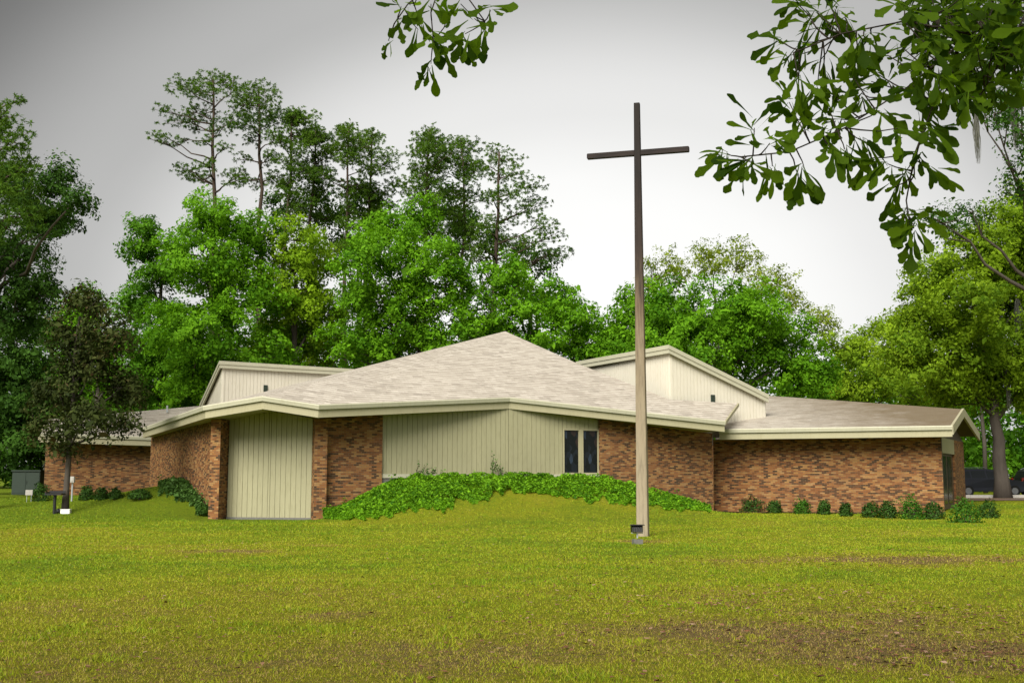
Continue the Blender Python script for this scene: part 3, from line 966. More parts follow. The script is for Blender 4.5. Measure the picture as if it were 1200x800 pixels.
def crown_points(lobes, per_m2=1.1, clump=.85, leaves=60, fill=.5, flat=.55):
    """clump centres spread through each lobe, then leaves through each clump"""
    C, Cr, Ct, Co = [], [], [], []
    for c, r in lobes:
        r = np.array(r); area = 4 * math.pi * ((r[0] * r[1]) ** 1.6 / 3 + (r[0] * r[2]) ** 1.6 / 3 + (r[1] * r[2]) ** 1.6 / 3) ** (1 / 1.6)
        k = max(6, int(area * per_m2 / clump ** 2 * .55))
        d = unit(k); rad = np.where(rng.random(k) < fill, .35 + .6 * rng.random(k), .74 + .44 * rng.random(k) ** 1.3)
        C.append(np.array(c) + d * r * rad[:, None]); Cr.append(clump * (.55 + .8 * rng.random(k))); Ct.append(rng.random(k)); Co.append(d)
    C, Cr, Ct, Co = np.concatenate(C), np.concatenate(Cr), np.concatenate(Ct), np.concatenate(Co)
    n = np.maximum(4, (leaves * (Cr / clump) ** 2).astype(int)); idx = np.repeat(np.arange(len(C)), n)
    off = unit(len(idx)) * (rng.random(len(idx)) ** .5 * .95)[:, None]; off[:, 2] *= flat
    pts = C[idx] + off * Cr[idx][:, None]
    # sprays: the leaves of one clump lie roughly in a tilted sheet
    tilt = rng.normal(0, .45, (len(C), 2)); pts[:, 2] += (off[:, 0] * tilt[idx, 0] + off[:, 1] * tilt[idx, 1]) * Cr[idx]
    t = .55 * Ct[idx] + .45 * rng.random(len(idx))
    nr = unit(len(idx)) * .85 + Co[idx] * .55 + off * .75; nr[:, 2] += .45
    return pts, t, C, nr


def limb_path(a, b, sag=.12, n=6, wob=.05):
    a, b = Vector(a), Vector(b); L = (b - a).length; pts = []
    for i in range(n):
        k = i / (n - 1); p = a.lerp(b, k)
        p.z += math.sin(k * math.pi) * sag * L * -.4 + (k ** .7 - k) * L * sag
        if 0 < i < n - 1: p += Vector(rng.normal(0, wob * L * .35, 3))
        pts.append(p)
    return pts


def tree(name, label, base, trunk_top, r0, lobes, mat, bark, cat='tree', group=None, leaf=.2, aspect=.6, twigs=40, up=.7, lean=0, **kw):
    base = Vector(base)
    root = empty(name, base); tag(root, label, cat, group)
    mb = MB(); top = Vector(trunk_top)
    n = 9; tp = []
    for i in range(n):
        k = i / (n - 1); p = base.lerp(top, k) + Vector((rng.normal(0, .12) * k, rng.normal(0, .12) * k, 0)) * (r0 * 2.5)
        tp.append(p)
    tp[0].z -= .3
    rad = [r0 * (1.35 if i == 0 else (1 - .72 * i / (n - 1))) for i in range(n)]
    mb.tube(tp, rad, 10)
    L = (top - base).length
    limbs = []
    for c, r in lobes:
        c = Vector(c); k = min(.95, max(.25, (c.z - base.z) / max(L, .1) * .72)); s = base.lerp(top, k)
        rl = r0 * (1 - .72 * k) * .6
        lp_ = limb_path(s, c, .12); limbs += lp_[2:]; mb.tube(lp_, [rl * (1 - .75 * i / 5) for i in range(6)], 6)
    pts, t, C, nr = crown_points(lobes, **kw)
    cen = [Vector(c) for c, r in lobes]
    for i in rng.choice(len(C), min(twigs, len(C)), replace=False):
        p = Vector(C[i]); j = min(limbs, key=lambda q_: (q_ - p).length + (1.5 if q_.z > p.z else 0))
        lp_ = limb_path(j, p, .08, 4); mb.tube(lp_, [r0 * .13, r0 * .1, r0 * .07, r0 * .03], 4)
    o = local(mb, base).build('trunk', bark, root, True)
    me = leaf_mesh('crown', pts - np.array(base), nr, leaf * np.exp(rng.normal(0, .38, len(pts))), t, mat, aspect)
    link('crown', me, root)
    return root


def LB(Y, lst, dj=1.5, depth=1.0):
    out = []
    for px, py, rx, ry in lst:
        y = Y + float(rng.normal(0, dj)); c = P(px, py, y); k = y / F_PX
        out.append((tuple(c), (rx * k, (rx + ry) / 2 * k * depth, ry * k)))
    return out


LM = {
    'bright': m_leaf('bright_leaf', (.034, .13, .003), (.17, .38, .012), .48),
    'yellow': m_leaf('yellow_green_leaf', (.06, .15, .004), (.25, .41, .014), .48),
    'deep': m_leaf('deep_leaf', (.024, .095, .004), (.11, .27, .010), .42),
    'dark': m_leaf('dark_leaf', (.014, .045, .005), (.05, .12, .012), .3),
    'pine': m_leaf('pine_needles', (.026, .07, .005), (.10, .19, .016), .35),
    'olive': m_leaf('olive_leaf', (.10, .16, .012), (.27, .35, .03), .5),
    'oak': m_leaf('oak_leaf', (.065, .15, .005), (.27, .41, .018), .5),
    'magnolia': m_leaf('magnolia_leaf', (.012, .022, .005), (.045, .058, .012), .2, .7, .08, (.085, .05, .026)),
    'ivy': m_leaf('ivy_leaf', (.03, .11, .004), (.19, .40, .012), .35),
    'ivy_dark': m_leaf('dark_ivy_leaf', (.03, .075, .012), (.085, .17, .03), .25, .6, .15),
    'shrub': m_leaf('shrub_leaf', (.012, .034, .004), (.04, .095, .010), .2, .6, .12),
    'shrub_light': m_leaf('light_shrub_leaf', (.02, .07, .005), (.065, .17, .012), .3, .6, .12),
    'near': m_leaf('near_oak_leaf', (.03, .075, .003), (.13, .235, .008), .7, .6, .1),
}


def gb(px, Y):
    p = XY(px, Y); p.z = gz(p.x, p.y); return p


D1 = dict(per_m2=1.05, clump=.9, leaves=215, fill=.5)
tree('sweetgum_tree', 'mid green rounded tree at the left end of the wood, above the left wing', gb(195, 72), P(190, 330, 72), .35,
     LB(71, [(165, 275, 24, 25), (190, 312, 38, 32), (170, 352, 30, 32), (200, 392, 45, 38), (215, 440, 48, 36), (160, 430, 30, 40)]), LM['deep'], M['bark'], leaf=.165, **D1)
tree('sweetgum_tree', 'bright green full tree below the flat topped pine, left of the church roof', gb(255, 68), P(255, 310, 68), .4,
     LB(67, [(250, 255, 34, 27), (290, 278, 38, 34), (235, 300, 48, 40), (275, 345, 52, 42), (235, 390, 55, 42), (292, 420, 52, 38), (225, 445, 40, 30)]), LM['bright'], M['bark'], leaf=.165, **D1)
tree('sweetgum_tree', 'yellow green tree overhanging the left end of the church roof', gb(350, 70), P(345, 330, 70), .35,
     LB(69, [(345, 282, 36, 26), (372, 312, 28, 32), (338, 335, 45, 40), (372, 365, 30, 38), (345, 408, 48, 38)]), LM['yellow'], M['bark'], leaf=.165, **D1)
tree('sweetgum_tree', 'bright green tree in the middle of the wood behind the church roof', gb(470, 69), P(465, 330, 69), .4,
     LB(68, [(455, 268, 30, 25), (492, 258, 24, 22), (428, 305, 34, 34), (492, 305, 42, 36), (455, 345, 52, 40), (522, 335, 26, 36), (430, 398, 48, 38), (505, 392, 48, 38)]), LM['bright'], M['bark'], leaf=.165, **D1)
tree('oak_tree', 'green spreading tree right of the roof peak, behind the church', gb(620, 71), P(620, 360, 71), .38,
     LB(70, [(600, 325, 34, 28), (640, 345, 36, 30), (570, 362, 36, 32), (622, 388, 50, 36), (678, 372, 26, 24), (560, 402, 38, 30), (690, 402, 28, 25)]), LM['bright'], M['bark'], leaf=.165, **D1)
tree('maple_tree', 'large deep green domed tree behind the right roof monitor', gb(830, 69), P(830, 390, 69), .45,
     LB(68, [(755, 372, 46, 34), (722, 390, 32, 30), (818, 365, 55, 34), (872, 368, 46, 34), (800, 405, 66, 40), (880, 405, 56, 42), (932, 418, 38, 40), (948, 450, 28, 26), (740, 418, 45, 32)], 1.5), LM['bright'], M['bark'], leaf=.16, per_m2=1.4, clump=.9, leaves=215, fill=.4)
tree('elm_tree', 'sparse yellowish tree with bare twigs above the domed green tree', gb(840, 84), P(840, 340, 84), .35,
     LB(83, [(785, 312, 28, 26), (832, 306, 32, 26), (868, 300, 26, 22), (900, 330, 32, 26), (925, 352, 20, 20), (962, 378, 24, 22), (765, 335, 18, 16)]), LM['olive'], M['bark'], leaf=.15, twigs=40, per_m2=1.1, clump=.75, leaves=60, fill=.85)
tree('elm_tree', 'pale yellow green tree between the domed tree and the mossy oak', gb(1015, 77), P(1015, 420, 77), .3,
     LB(76, [(1010, 432, 40, 32), (985, 408, 24, 18), (1042, 405, 36, 30), (1065, 440, 45, 36), (1000, 455, 36, 25), (1100, 455, 50, 30)]), LM['oak'], M['bark'], leaf=.155, per_m2=1.05, clump=.9, leaves=190, fill=.5)
ob = gb(1166, 64.0)
tree('live_oak', 'big mossy oak with dark forked trunk beside the right wing', ob, P(1158, 400, 63), .44,
     LB(63, [(1100, 325, 42, 30), (1150, 295, 46, 36), (1195, 262, 44, 44), (1078, 372, 45, 30), (1140, 362, 52, 42), (1195, 345, 42, 50), (1058, 402, 32, 22), (1105, 420, 55, 30), (1180, 420, 45, 36), (1235, 380, 45, 50), (1225, 300, 40, 50), (1130, 450, 50, 22), (1195, 455, 40, 24), (1160, 420, 40, 26), (1115, 390, 40, 26), (1170, 330, 40, 34), (1200, 410, 34, 40)]), LM['oak'], M['bark'], leaf=.155, twigs=100, per_m2=1.3, clump=.9, leaves=210, fill=.6)
tree('water_oak', 'thin leaved tall tree in the upper right corner with hanging moss', gb(1230, 52), P(1215, 200, 52), .35,
     LB(50, [(1185, 120, 24, 40), (1192, 205, 30, 36), (1215, 160, 30, 50), (1105, 262, 34, 18), (1140, 250, 25, 16), (1180, 50, 30, 35), (1230, 90, 40, 50), (1143, 116, 16, 9), (1165, 135, 18, 12)]), LM['dark'], M['bark'], leaf=.14, twigs=80, per_m2=1.0, clump=.7, leaves=55, fill=.6)
# left edge
tree('water_oak', 'dark tree with a long leafy limb reaching right at the left edge', gb(-25, 53), P(-10, 250, 53), .4,
     LB(52, [(68, 215, 26, 24), (50, 250, 40, 22), (86, 238, 15, 16), (20, 210, 30, 24), (18, 300, 40, 22), (40, 335, 34, 20), (15, 365, 40, 32), (-30, 280, 40, 50), (55, 265, 28, 14)]), LM['dark'], M['bark'], leaf=.13, per_m2=1.5, clump=.75, leaves=170, fill=.6, twigs=60)
tree('water_oak', 'dark low tree filling the left edge beside the green cabinet', gb(-5, 64), P(5, 420, 64), .35,
     LB(63, [(20, 400, 46, 42), (28, 465, 42, 42), (5, 525, 50, 42), (-40, 450, 50, 70), (45, 500, 26, 36)]), LM['dark'], M['bark'], leaf=.165, **D1)
tree('sweetgum_tree', 'light green tree showing behind the dark magnolia', gb(118, 78), P(118, 400, 78), .3,
     LB(77, [(95, 355, 28, 22), (120, 395, 36, 30), (140, 430, 36, 30), (105, 440, 30, 30), (150, 470, 40, 25), (60, 380, 22, 24)]), LM['bright'], M['bark'], leaf=.21, per_m2=.9, clump=.9, leaves=110, fill=.5)

tree('sweetgum_tree', 'dim tree showing between the pine trunks in the middle of the wood', gb(420, 90), P(420, 300, 90), .3,
     LB(89, [(395, 250, 26, 26), (425, 235, 24, 24), (450, 255, 24, 22), (330, 245, 24, 20), (365, 240, 22, 24), (410, 290, 40, 24)], 2), LM['dark'], M['bark'], leaf=.2, per_m2=.9, clump=.9, leaves=70, fill=.7, twigs=20)
tree('sweetgum_tree', 'dim tree behind the leaning pine, left of the standing cross', gb(580, 90), P(580, 320, 90), .3,
     LB(89, [(520, 240, 24, 26), (545, 260, 26, 26), (575, 285, 28, 24), (610, 300, 28, 22), (535, 300, 30, 24), (640, 310, 22, 16)], 2), LM['dark'], M['bark'], leaf=.2, per_m2=.9, clump=.9, leaves=70, fill=.7, twigs=20)
mg = G(76, 600)
tree('magnolia_tree', 'small dark reddish leaved magnolia on the left lawn', mg, P(92, 370, mg.y), .13,
     LB(mg.y, [(102, 362, 24, 20), (82, 395, 30, 26), (128, 392, 28, 24), (105, 432, 40, 30), (70, 462, 30, 26), (140, 455, 26, 22), (98, 492, 42, 22), (58, 500, 24, 14), (150, 494, 18, 10), (105, 348, 16, 14), (75, 525, 18, 8)], .5),
     LM['magnolia'], M['bark'], leaf=.14, aspect=.5, up=.2, twigs=90, per_m2=1.5, clump=.6, leaves=80, fill=.6, flat=.8)

# ------------------------------------------------------------------ pines
def needles(name, tufts, rad, tint, parent, base):
    n = len(tufts); k = 20
    d = unit(n * k); d[:, 2] = d[:, 2] * .8 + .25; d /= np.linalg.norm(d, axis=1, keepdims=True)
    c = np.repeat(tufts, k, 0) - np.array(base); L = np.repeat(rad, k) * (.6 + .6 * rng.random(n * k))
    side = np.cross(d, unit(n * k)); side /= np.maximum(np.linalg.norm(side, axis=1, keepdims=True), 1e-6)
    wd_ = .022
    tip = c + d * L[:, None]; tip[:, 2] -= .12 * L
    mid = c + d * L[:, None] * .45
    q0 = np.stack([c, mid - side * wd_, tip, mid + side * wd_], 1).reshape(-1, 3)
    return link(name, fast_mesh(name, q0, np.arange(n * k * 4).reshape(-1, 4), {'tint': np.repeat(np.clip(np.repeat(tint, k) + rng.normal(0, .12, n * k), 0, 1), 4)}, [LM['pine']]), parent)


def pine(label, px0, pxt, pyt, Y, r0, clusters, group='tall pines behind the church'):
    base = gb(px0, Y); root = empty('pine_tree', base); tag(root, label, 'pine tree', group)
    top = P(pxt, pyt + 6, Y); mb = MB(); n = 12; tp = []
    for i in range(n):
        k = i / (n - 1); p = base.lerp(top, k); bend = math.sin(k * 3.14) * .35
        tp.append(p + Vector((rng.normal(0, .1) + bend * (1 if pxt > px0 else -1), rng.normal(0, .1), 0)) * (0 if i in (0, n - 1) else 1))
    tp[0].z -= .3
    mb.tube(tp, [r0 * (1.2 if i == 0 else 1 - .8 * i / (n - 1)) for i in range(n)], 8)
    T, R, TT = [], [], []
    for px, py, rx, ry in clusters:
        y = Y + float(rng.normal(0, 1.6)); c = P(px, py, y); k = Y / F_PX
        zt = c.z - abs(px - pxt) * k * (.25 + .35 * rng.random())
        kk = min(.985, max(.2, (zt - base.z) / (top.z - base.z)))
        i0 = min(n - 2, int(kk * (n - 1))); s = tp[i0].lerp(tp[i0 + 1], kk * (n - 1) - i0)
        lp_ = limb_path(s, c, .10, 5, .06); rl = r0 * max(.12, .34 * (1 - kk) + .16)
        mb.tube(lp_, [rl, rl * .8, rl * .6, rl * .45, rl * .2], 5)
        rx, ry = rx * 1.45, ry * 1.4
        m = max(10, int(rx * ry * k * k * 95 * (50 / min(Y, 50)) ))
        off = unit(m) * (rng.random(m) ** .4)[:, None]
        pt = np.array(c) + off * np.array([rx * k, (rx + ry) * .5 * k, ry * k]) * 1.15
        T.append(pt); R.append(.12 + .12 * rng.random(m)); TT.append(np.full(m, rng.random()) * .6 + .4 * rng.random(m))
        for j in rng.choice(m, min(m, 6), replace=False):
            mb.tube(limb_path(lp_[3], pt[j], .05, 3), [rl * .3, rl * .2, .012], 4)
    local(mb, base).build('trunk', M['bark_pine'], root, True)
    needles('crown', np.concatenate(T), np.concatenate(R), np.concatenate(TT), root, base)
    return root


def rand_clusters(px, top, bot, w_, n, dense_top=.5, lean=0):
    out = [(px, top + 6, 7, 6)]
    for i in range(n):
        k = rng.random() ** (1 + dense_top); y = top + 8 + (bot - top) * k
        prof = math.sin(min(1, (k + .12) * 1.25) * math.pi) ** .6 if k < .75 else .55
        x = px + lean * k + rng.normal(0, .55) * w_ * prof
        s = .6 + .7 * rng.random(); out.append((x, y, 10 * s, 6 * s))
    return out


pine('tallest pine, flat open crown with long bare limbs on the left', 246, 250, 86, 78, .32,
     [(213, 101, 14, 9), (228, 106, 11, 8), (248, 93, 16, 8), (264, 96, 10, 6), (247, 108, 13, 8), (276, 103, 10, 9), (192, 128, 8, 6), (207, 141, 17, 5), (224, 129, 7, 6), (183, 160, 9, 5), (199, 164, 11, 5), (222, 142, 9, 5),
      (240, 133, 13, 8), (262, 150, 13, 8), (279, 140, 12, 9), (238, 165, 8, 5), (222, 199, 14, 8), (242, 193, 9, 6), (238, 209, 9, 6), (262, 172, 8, 5), (274, 207, 12, 9), (212, 165, 6, 4), (230, 152, 6, 4), (226, 206, 8, 5)])
pine('second tallest pine with a dense round top', 300, 303, 97, 80, .3,
     [(303, 105, 14, 9), (290, 112, 11, 10), (314, 116, 12, 9), (282, 122, 10, 9), (300, 128, 18, 10), (318, 134, 10, 8), (292, 142, 14, 8), (308, 148, 14, 8), (297, 165, 10, 6), (320, 158, 9, 6), (315, 178, 7, 5), (285, 185, 8, 5), (282, 208, 10, 7), (312, 190, 8, 5), (322, 205, 9, 7), (300, 215, 8, 6)])
pine('pine with a narrow pointed crown right of the dense round one', 344, 342, 128, 79, .26, rand_clusters(343, 128, 262, 24, 38))
pine('short topped pine leaning over the narrow pointed one', 370, 370, 147, 82, .26, rand_clusters(370, 147, 262, 22, 34))
pine('thin pine with a small tuft of a top, left of the middle gap', 411, 409, 142, 80, .24, rand_clusters(410, 142, 285, 22, 32, .2))
pine('thin pine close behind, with a ragged crown', 437, 436, 150, 83, .25, rand_clusters(437, 152, 290, 22, 36, .2))
pine('broad pine with a full ragged crown in the middle of the wood', 506, 503, 145, 79, .28, rand_clusters(504, 146, 300, 30, 48, .25))
pine('slim pine close to the broad ragged one, with a shorter top', 538, 540, 158, 84, .25, rand_clusters(540, 158, 300, 23, 36, .2))
pine('leaning pine whose limbs stretch out to the right', 556, 585, 172, 77, .3,
     [(582, 178, 10, 8), (597, 187, 14, 8), (572, 195, 12, 8), (604, 202, 10, 6), (588, 208, 13, 7), (622, 216, 13, 8), (600, 226, 14, 8), (630, 238, 11, 7), (576, 232, 12, 8), (612, 246, 14, 7), (590, 258, 15, 8), (566, 262, 12, 9), (635, 262, 14, 8), (622, 282, 14, 7), (648, 275, 12, 7), (596, 285, 14, 9), (658, 296, 11, 5), (640, 300, 10, 6), (570, 300, 14, 9), (606, 306, 12, 8), (560, 285, 12, 9)])
pine('dark needled pine at the left edge of the photo', -14, -10, 100, 47, .3,
     [(2, 130, 14, 10), (22, 118, 8, 4), (-5, 150, 22, 14), (18, 160, 16, 14), (5, 190, 26, 16), (-15, 215, 30, 18), (25, 195, 15, 10), (10, 225, 26, 14), (-20, 170, 24, 18), (35, 250, 22, 12), (10, 262, 30, 14), (-30, 250, 30, 20)], 'pine at the left edge')

# wood behind, one continuous mass
nw = 230
lob = []
for i in range(nw):
    x = -75 + 150 * (i + rng.random()) / nw; y = 88 + 16 * rng.random(); h = 1.5 + 8 * rng.random()
    lob.append(((x, y, h), (3.2, 3, 2.6)))
pts, t, C, nr = crown_points(lob, per_m2=.6, clump=1.3, leaves=60, fill=.5)
wd = link('woodland', leaf_mesh('woodland', pts, nr, .4 * (.6 + .8 * rng.random(len(pts))), t, LM['deep']))
tag(wd, 'dim green undergrowth of the wood far behind the church', 'woodland', kind='stuff')
# trunks of slim trees seen in the gaps of the wood
proto = None
for px, Y, h, r in ((392, 80, 10, .16), (420, 82, 11, .2), (560, 80, 11, .2), (316, 80, 10, .18), (1146, 84, 9, .15), (700, 84, 9, .18), (520, 85, 11, .18), (90, 84, 8, .15), (60, 82, 8, .17)):
    p = gb(px, Y)
    if proto is None:
        root = empty('slim_tree', p); tag(root, 'slim understorey tree standing in the wood behind the church', 'tree', 'slim trees in the wood')
        lobes = [((p.x + rng.normal(0, 1), p.y + rng.normal(0, 1), p.z + z_), (1.8, 1.8, 1.4)) for z_ in (6.5, 8, 9.5, 11)]
        mb = MB(); mb.tube([p + Vector((0, 0, -.3)), p + Vector((.1, 0, 4)), p + Vector((-.05, .1, 8)), p + Vector((.1, 0, 11))], [.2, .16, .12, .05], 8)
        for c_, r_ in lobes: mb.tube(limb_path(p + Vector((0, 0, c_[2] - p.z - 1.5)), c_), [.07, .06, .05, .04, .03, .01], 5)
        local(mb, p).build('trunk', M['bark'], root, True)
        pts, t, C, nr = crown_points(lobes, per_m2=1.0, clump=.9, leaves=50)
        link('crown', leaf_mesh('crown', pts - np.array(p), nr, .24 * (.6 + .8 * rng.random(len(pts))), t, LM['deep']), root)
        proto = root
    else:
        c = copy_tree(proto); c.location = p; c.rotation_euler.z = rng.random() * 6; s_ = .85 + .3 * rng.random(); c.scale = (s_, s_, s_)

# ------------------------------------------------------------------ Spanish moss
def moss(px, y0, y1, wpx, Y, label):
    a = P(px, y0, Y); L = (y1 - y0) * Y / F_PX; wd_ = wpx * Y / F_PX
    n = 70; k = 7; V, Fc, T = [], [], []
    for i in range(n):
        l = L * (.35 + .65 * rng.random()); th = rng.random() * 6.28; rr = wd_ * .5 * math.sqrt(rng.random())
        x, y = rr * math.cos(th), rr * math.sin(th); ang = rng.random() * 3.14; wv = .014 + .012 * rng.random()
        ph = rng.random() * 6; z0 = L * .3 * rng.random() ** 2; l = min(l, L - z0)
        b = len(V)
        for j in range(k):
            s = j / (k - 1); env = min(1, .15 + 3.2 * s) * (1 - .75 * max(0, s - .3)); cx = x * env + .06 * wd_ * math.sin(ph + 6 * s); cy = y * env + .06 * wd_ * math.cos(ph * 2 + 5 * s)
            w_ = wv * (1 - .7 * s)
            V += [(cx - w_ * math.cos(ang), cy - w_ * math.sin(ang), -l * s - z0), (cx + w_ * math.cos(ang), cy + w_ * math.sin(ang), -l * s - z0)]; T += [.3 + .6 * rng.random()] * 2
        for j in range(k - 1): Fc.append((b + 2 * j, b + 2 * j + 1, b + 2 * j + 3, b + 2 * j + 2))
    o = link('spanish_moss', fast_mesh('spanish_moss', np.array(V), np.array(Fc), {'tint': np.array(T)}, [MOSS])); o.location = a
    tag(o, label, 'moss', 'hanging moss strands')


MOSS = m_leaf('moss_fibre', (.05, .05, .04), (.13, .13, .105), .3)
moss(1143, 128, 196, 9, 50, 'grey moss strand hanging under the dark leaves, upper right')
moss(1188, 120, 178, 10, 50, 'grey moss strand hanging against the sky at the upper right edge')
moss(1178, 395, 486, 8, 62.0, 'longest moss strand, hanging beside the mossy oak trunk')
moss(1146, 378, 412, 7, 62.0, 'short moss strand left of the longest one in the oak')
moss(1109, 372, 398, 7, 61.5, 'short moss strand under the left side of the oak crown')
moss(1192, 350, 420, 12, 61.5, 'thick moss strand in the oak at the right edge')

# ------------------------------------------------------------------ ivy banks
def ivy(name, label, edge, wall_pts, mat, n, hgt, leaf, cat='ivy'):
    ep = [G(*e_) for e_ in edge]
    N_ = len(ep); u = rng.random(n) * (N_ - 1); i = np.minimum(u.astype(int), N_ - 2); f = u - i
    E_ = np.array([[p.x, p.y] for p in ep]); W_ = np.array([[p[0], p[1]] for p in wall_pts])
    e_ = E_[i] * (1 - f)[:, None] + E_[i + 1] * f[:, None]
    w_ = W_[i] * (1 - f)[:, None] + W_[i + 1] * f[:, None]
    k = rng.random(n) ** .85 * (.84 + .34 * fbm(u * 6, u * 0, 8, 3))
    thin = np.where(k > .93, 1, 0)
    xy = w_ + (e_ - w_) * k[:, None] * (1 + .06 * (vnoise(u * 6, u * 0, 2) - .5)[:, None] * 4)
    bump = .4 + 1.0 * sm(.25, .75, fbm(xy[:, 0] * 2.2, xy[:, 1] * 2.2, 13, 3))
    edge_f = np.clip((1 - k) * 6, .25, 1)
    z_ = ground(xy[:, 0], xy[:, 1]) + hgt * bump * edge_f * (.45 + .55 * sm(0, .25, k)) * (1 - .75 * rng.random(n) ** 2)
    pts = np.column_stack([xy, z_]); 
    # upright sprigs
    ns = 26; sp = []
    for s_ in range(ns):
        j = rng.integers(n); p = pts[j]; hh_ = .15 + .3 * rng.random()
        for m in range(16): sp.append(p + np.array([rng.normal(0, .06), rng.normal(0, .06), hh_ * m / 16]))
    pts = np.concatenate([pts, np.array(sp)])
    nr = unit(len(pts)) * 1.1; nr[:, 2] = np.abs(nr[:, 2]) + .35
    t = np.clip(.2 + .6 * fbm(pts[:, 0] * 2.5, pts[:, 1] * 2.5, 17, 3) * 1.1 + rng.normal(0, .25, len(pts)) - .1, 0, 1)
    o = link(name, leaf_mesh(name, pts, nr, leaf * np.exp(rng.normal(0, .35, len(pts))), t, mat, .75))
    tag(o, label, cat, kind='stuff')
    return o


edge = [(378, 607), (392, 609), (423, 609), (442, 606), (480, 600), (512, 595), (546, 585), (596, 579), (640, 581), (690, 586), (740, 592), (790, 597), (832, 600)]
tts = [tA + .3, tA + .6, t_at(412), t_at(432), t_at(470), t_at(505), t_at(545), t_at(596), t_at(640), t_at(690), t_at(740), t_at(790), t_at(829)]
ivy('ivy_bank', 'bright green ivy covering the bank below the siding and windows', edge, [wp(t_, .05) for t_ in tts], LM['ivy'], 85000, .25, .07)
edge2 = [(249, 603), (236, 601), (226, 593), (212, 585), (198, 580), (186, 577)]
wl2 = [la.lerp(lb, k_) + Lnv * .05 for k_ in (0, .06, .15, .35, .6, .8)]
ivy('ivy_bank', 'dull dark ivy on the bank left of the bay pier', edge2, wl2, LM['ivy_dark'], 14000, .2, .09)
# weeds climbing the siding
for px, top, wv, lab in ((487, 540, 5, 'wispy weed growing against the siding near the left brickwork'), (576, 531, 2, 'tall thin weed growing against the middle of the siding'), (586, 541, 2, 'short weed right of the tall thin one on the siding'), (505, 548, 3, 'low weed right of the wispy one against the siding')):
    t_ = t_at(px); p = wp(t_, .12); zb_ = gz(p.x, p.y) + .2; zt_ = P(px, top, p.y).z
    mb = MB(); L = []
    for s_ in range(3):
        b = Vector((p.x + .01 * s_, p.y, zb_ - .1)); e_ = Vector((p.x + rng.normal(0, .05) * wv, p.y - .05, zb_ + (zt_ - zb_) * (1 - .25 * s_)))
        mb.tube(limb_path(b, e_, .05, 5), [.012, .01, .008, .006, .004], 4)
        for m in range(18): L.append(np.array(b.lerp(e_, (m + 1) / 18)) + rng.normal(0, .05, 3))
    r = empty('weed', (p.x, p.y, zb_)); tag(r, lab, 'weed', 'weeds against the siding')
    local(mb, r.location).build('stem', M['bark_near'], r)
    L = np.array(L) - np.array(r.location); nr = unit(len(L)); link('leaves', leaf_mesh('leaves', L, nr, np.full(len(L), .10), rng.random(len(L)), LM['ivy_dark']), r)

# ------------------------------------------------------------------ shrubs
def shrub(px, wpx, top, bot, label, mat, group, Y=None):
    b = G(px, bot)
    if Y: b = gb(px, Y)
    k = b.y / F_PX; rx = wpx / 2 * k; h = (bot - top) * k
    root = empty('shrub', b); tag(root, label, 'shrub', group)
    n = int(1500 * max(.6, rx * h * 1.6)); d = unit(n); d[:, 2] = np.abs(d[:, 2]) * 1.0 - .12
    lump = .55 + .85 * fbm(d[:, 0] * 2.2 + px, d[:, 1] * 2.2 + d[:, 2] * 3, int(px) % 97, 3)
    rad = (.55 + .5 * rng.random(n) ** .6) * lump
    pts = d * np.array([rx, rx * .9, h]) * rad[:, None]; pts[:, 2] = np.maximum(pts[:, 2] + .08, .02)
    nr = unit(n) * .8 + d
    t = .5 * fbm(pts[:, 0] * 4 + px, pts[:, 2] * 4, 4, 2) + .5 * rng.random(n)
    link('foliage', leaf_mesh('foliage', pts, nr, .085 * (.6 + .8 * rng.random(n)), t, mat, .6), root)
    mb = MB()
    for i in range(9):
        e_ = d[rng.integers(n)] * np.array([rx, rx, h]) * .7; e_[2] = abs(e_[2]) + .1
        mb.tube(limb_path((rng.normal(0, .04), rng.normal(0, .04), -.05), e_, .05, 4), [.02, .015, .01, .006], 5)
    mb.build('stems', M['bark'], root)
    return root


GR = 'shrubs along the right brick wall'
for a in ((882, 30, 582, 600, 'wide dark shrub nearest the inner brick corner', 'shrub'),
          (908, 18, 585, 601, 'small shrub just right of the wide one by the corner', 'shrub'),
          (940, 20, 584, 602, 'upright shrub, third from the inner brick corner', 'shrub_light'),
          (966, 16, 587, 603, 'small round shrub, fourth from the inner brick corner', 'shrub'),
          (991, 15, 590, 605, 'smallest round shrub, fifth from the inner brick corner', 'shrub'),
          (1020, 21, 587, 606, 'dark round shrub, left one of a touching pair', 'shrub'),
          (1041, 21, 588, 607, 'dark round shrub, right one of a touching pair', 'shrub'),
          (1068, 30, 579, 608, 'tall lighter green bushy shrub near the right end', 'shrub_light'),
          (1094, 24, 589, 608, 'low dark shrub right of the tall lighter one', 'shrub'),
          (1131, 36, 583, 612, 'broad green shrub before the end door of the wing', 'shrub_light'),
          (1158, 28, 586, 607, 'dark shrub at the far right end of the row', 'shrub')):
    shrub(*a[:5], LM[a[5]], GR)
GL = 'shrubs along the left wing'
for a in ((101, 18, 569, 586, 'dark shrub by the left wing, nearest the magnolia trunk'), (118, 17, 572, 586, 'dark shrub by the left wing, second from the magnolia'),
          (135, 16, 572, 585, 'dark shrub by the left wing, third from the magnolia'), (163, 28, 573, 585, 'wide low shrub by the left wing at the brick corner')):
    shrub(*a, LM['shrub'], GL)
shrub(48, 24, 563, 587, 'dark bush in front of the green cabinet', LM['shrub'], 'bush by the cabinet')
shrub(240, 20, 592, 604, 'small dark shrub at the foot of the bay pier', LM['shrub'], 'shrub by the pier')

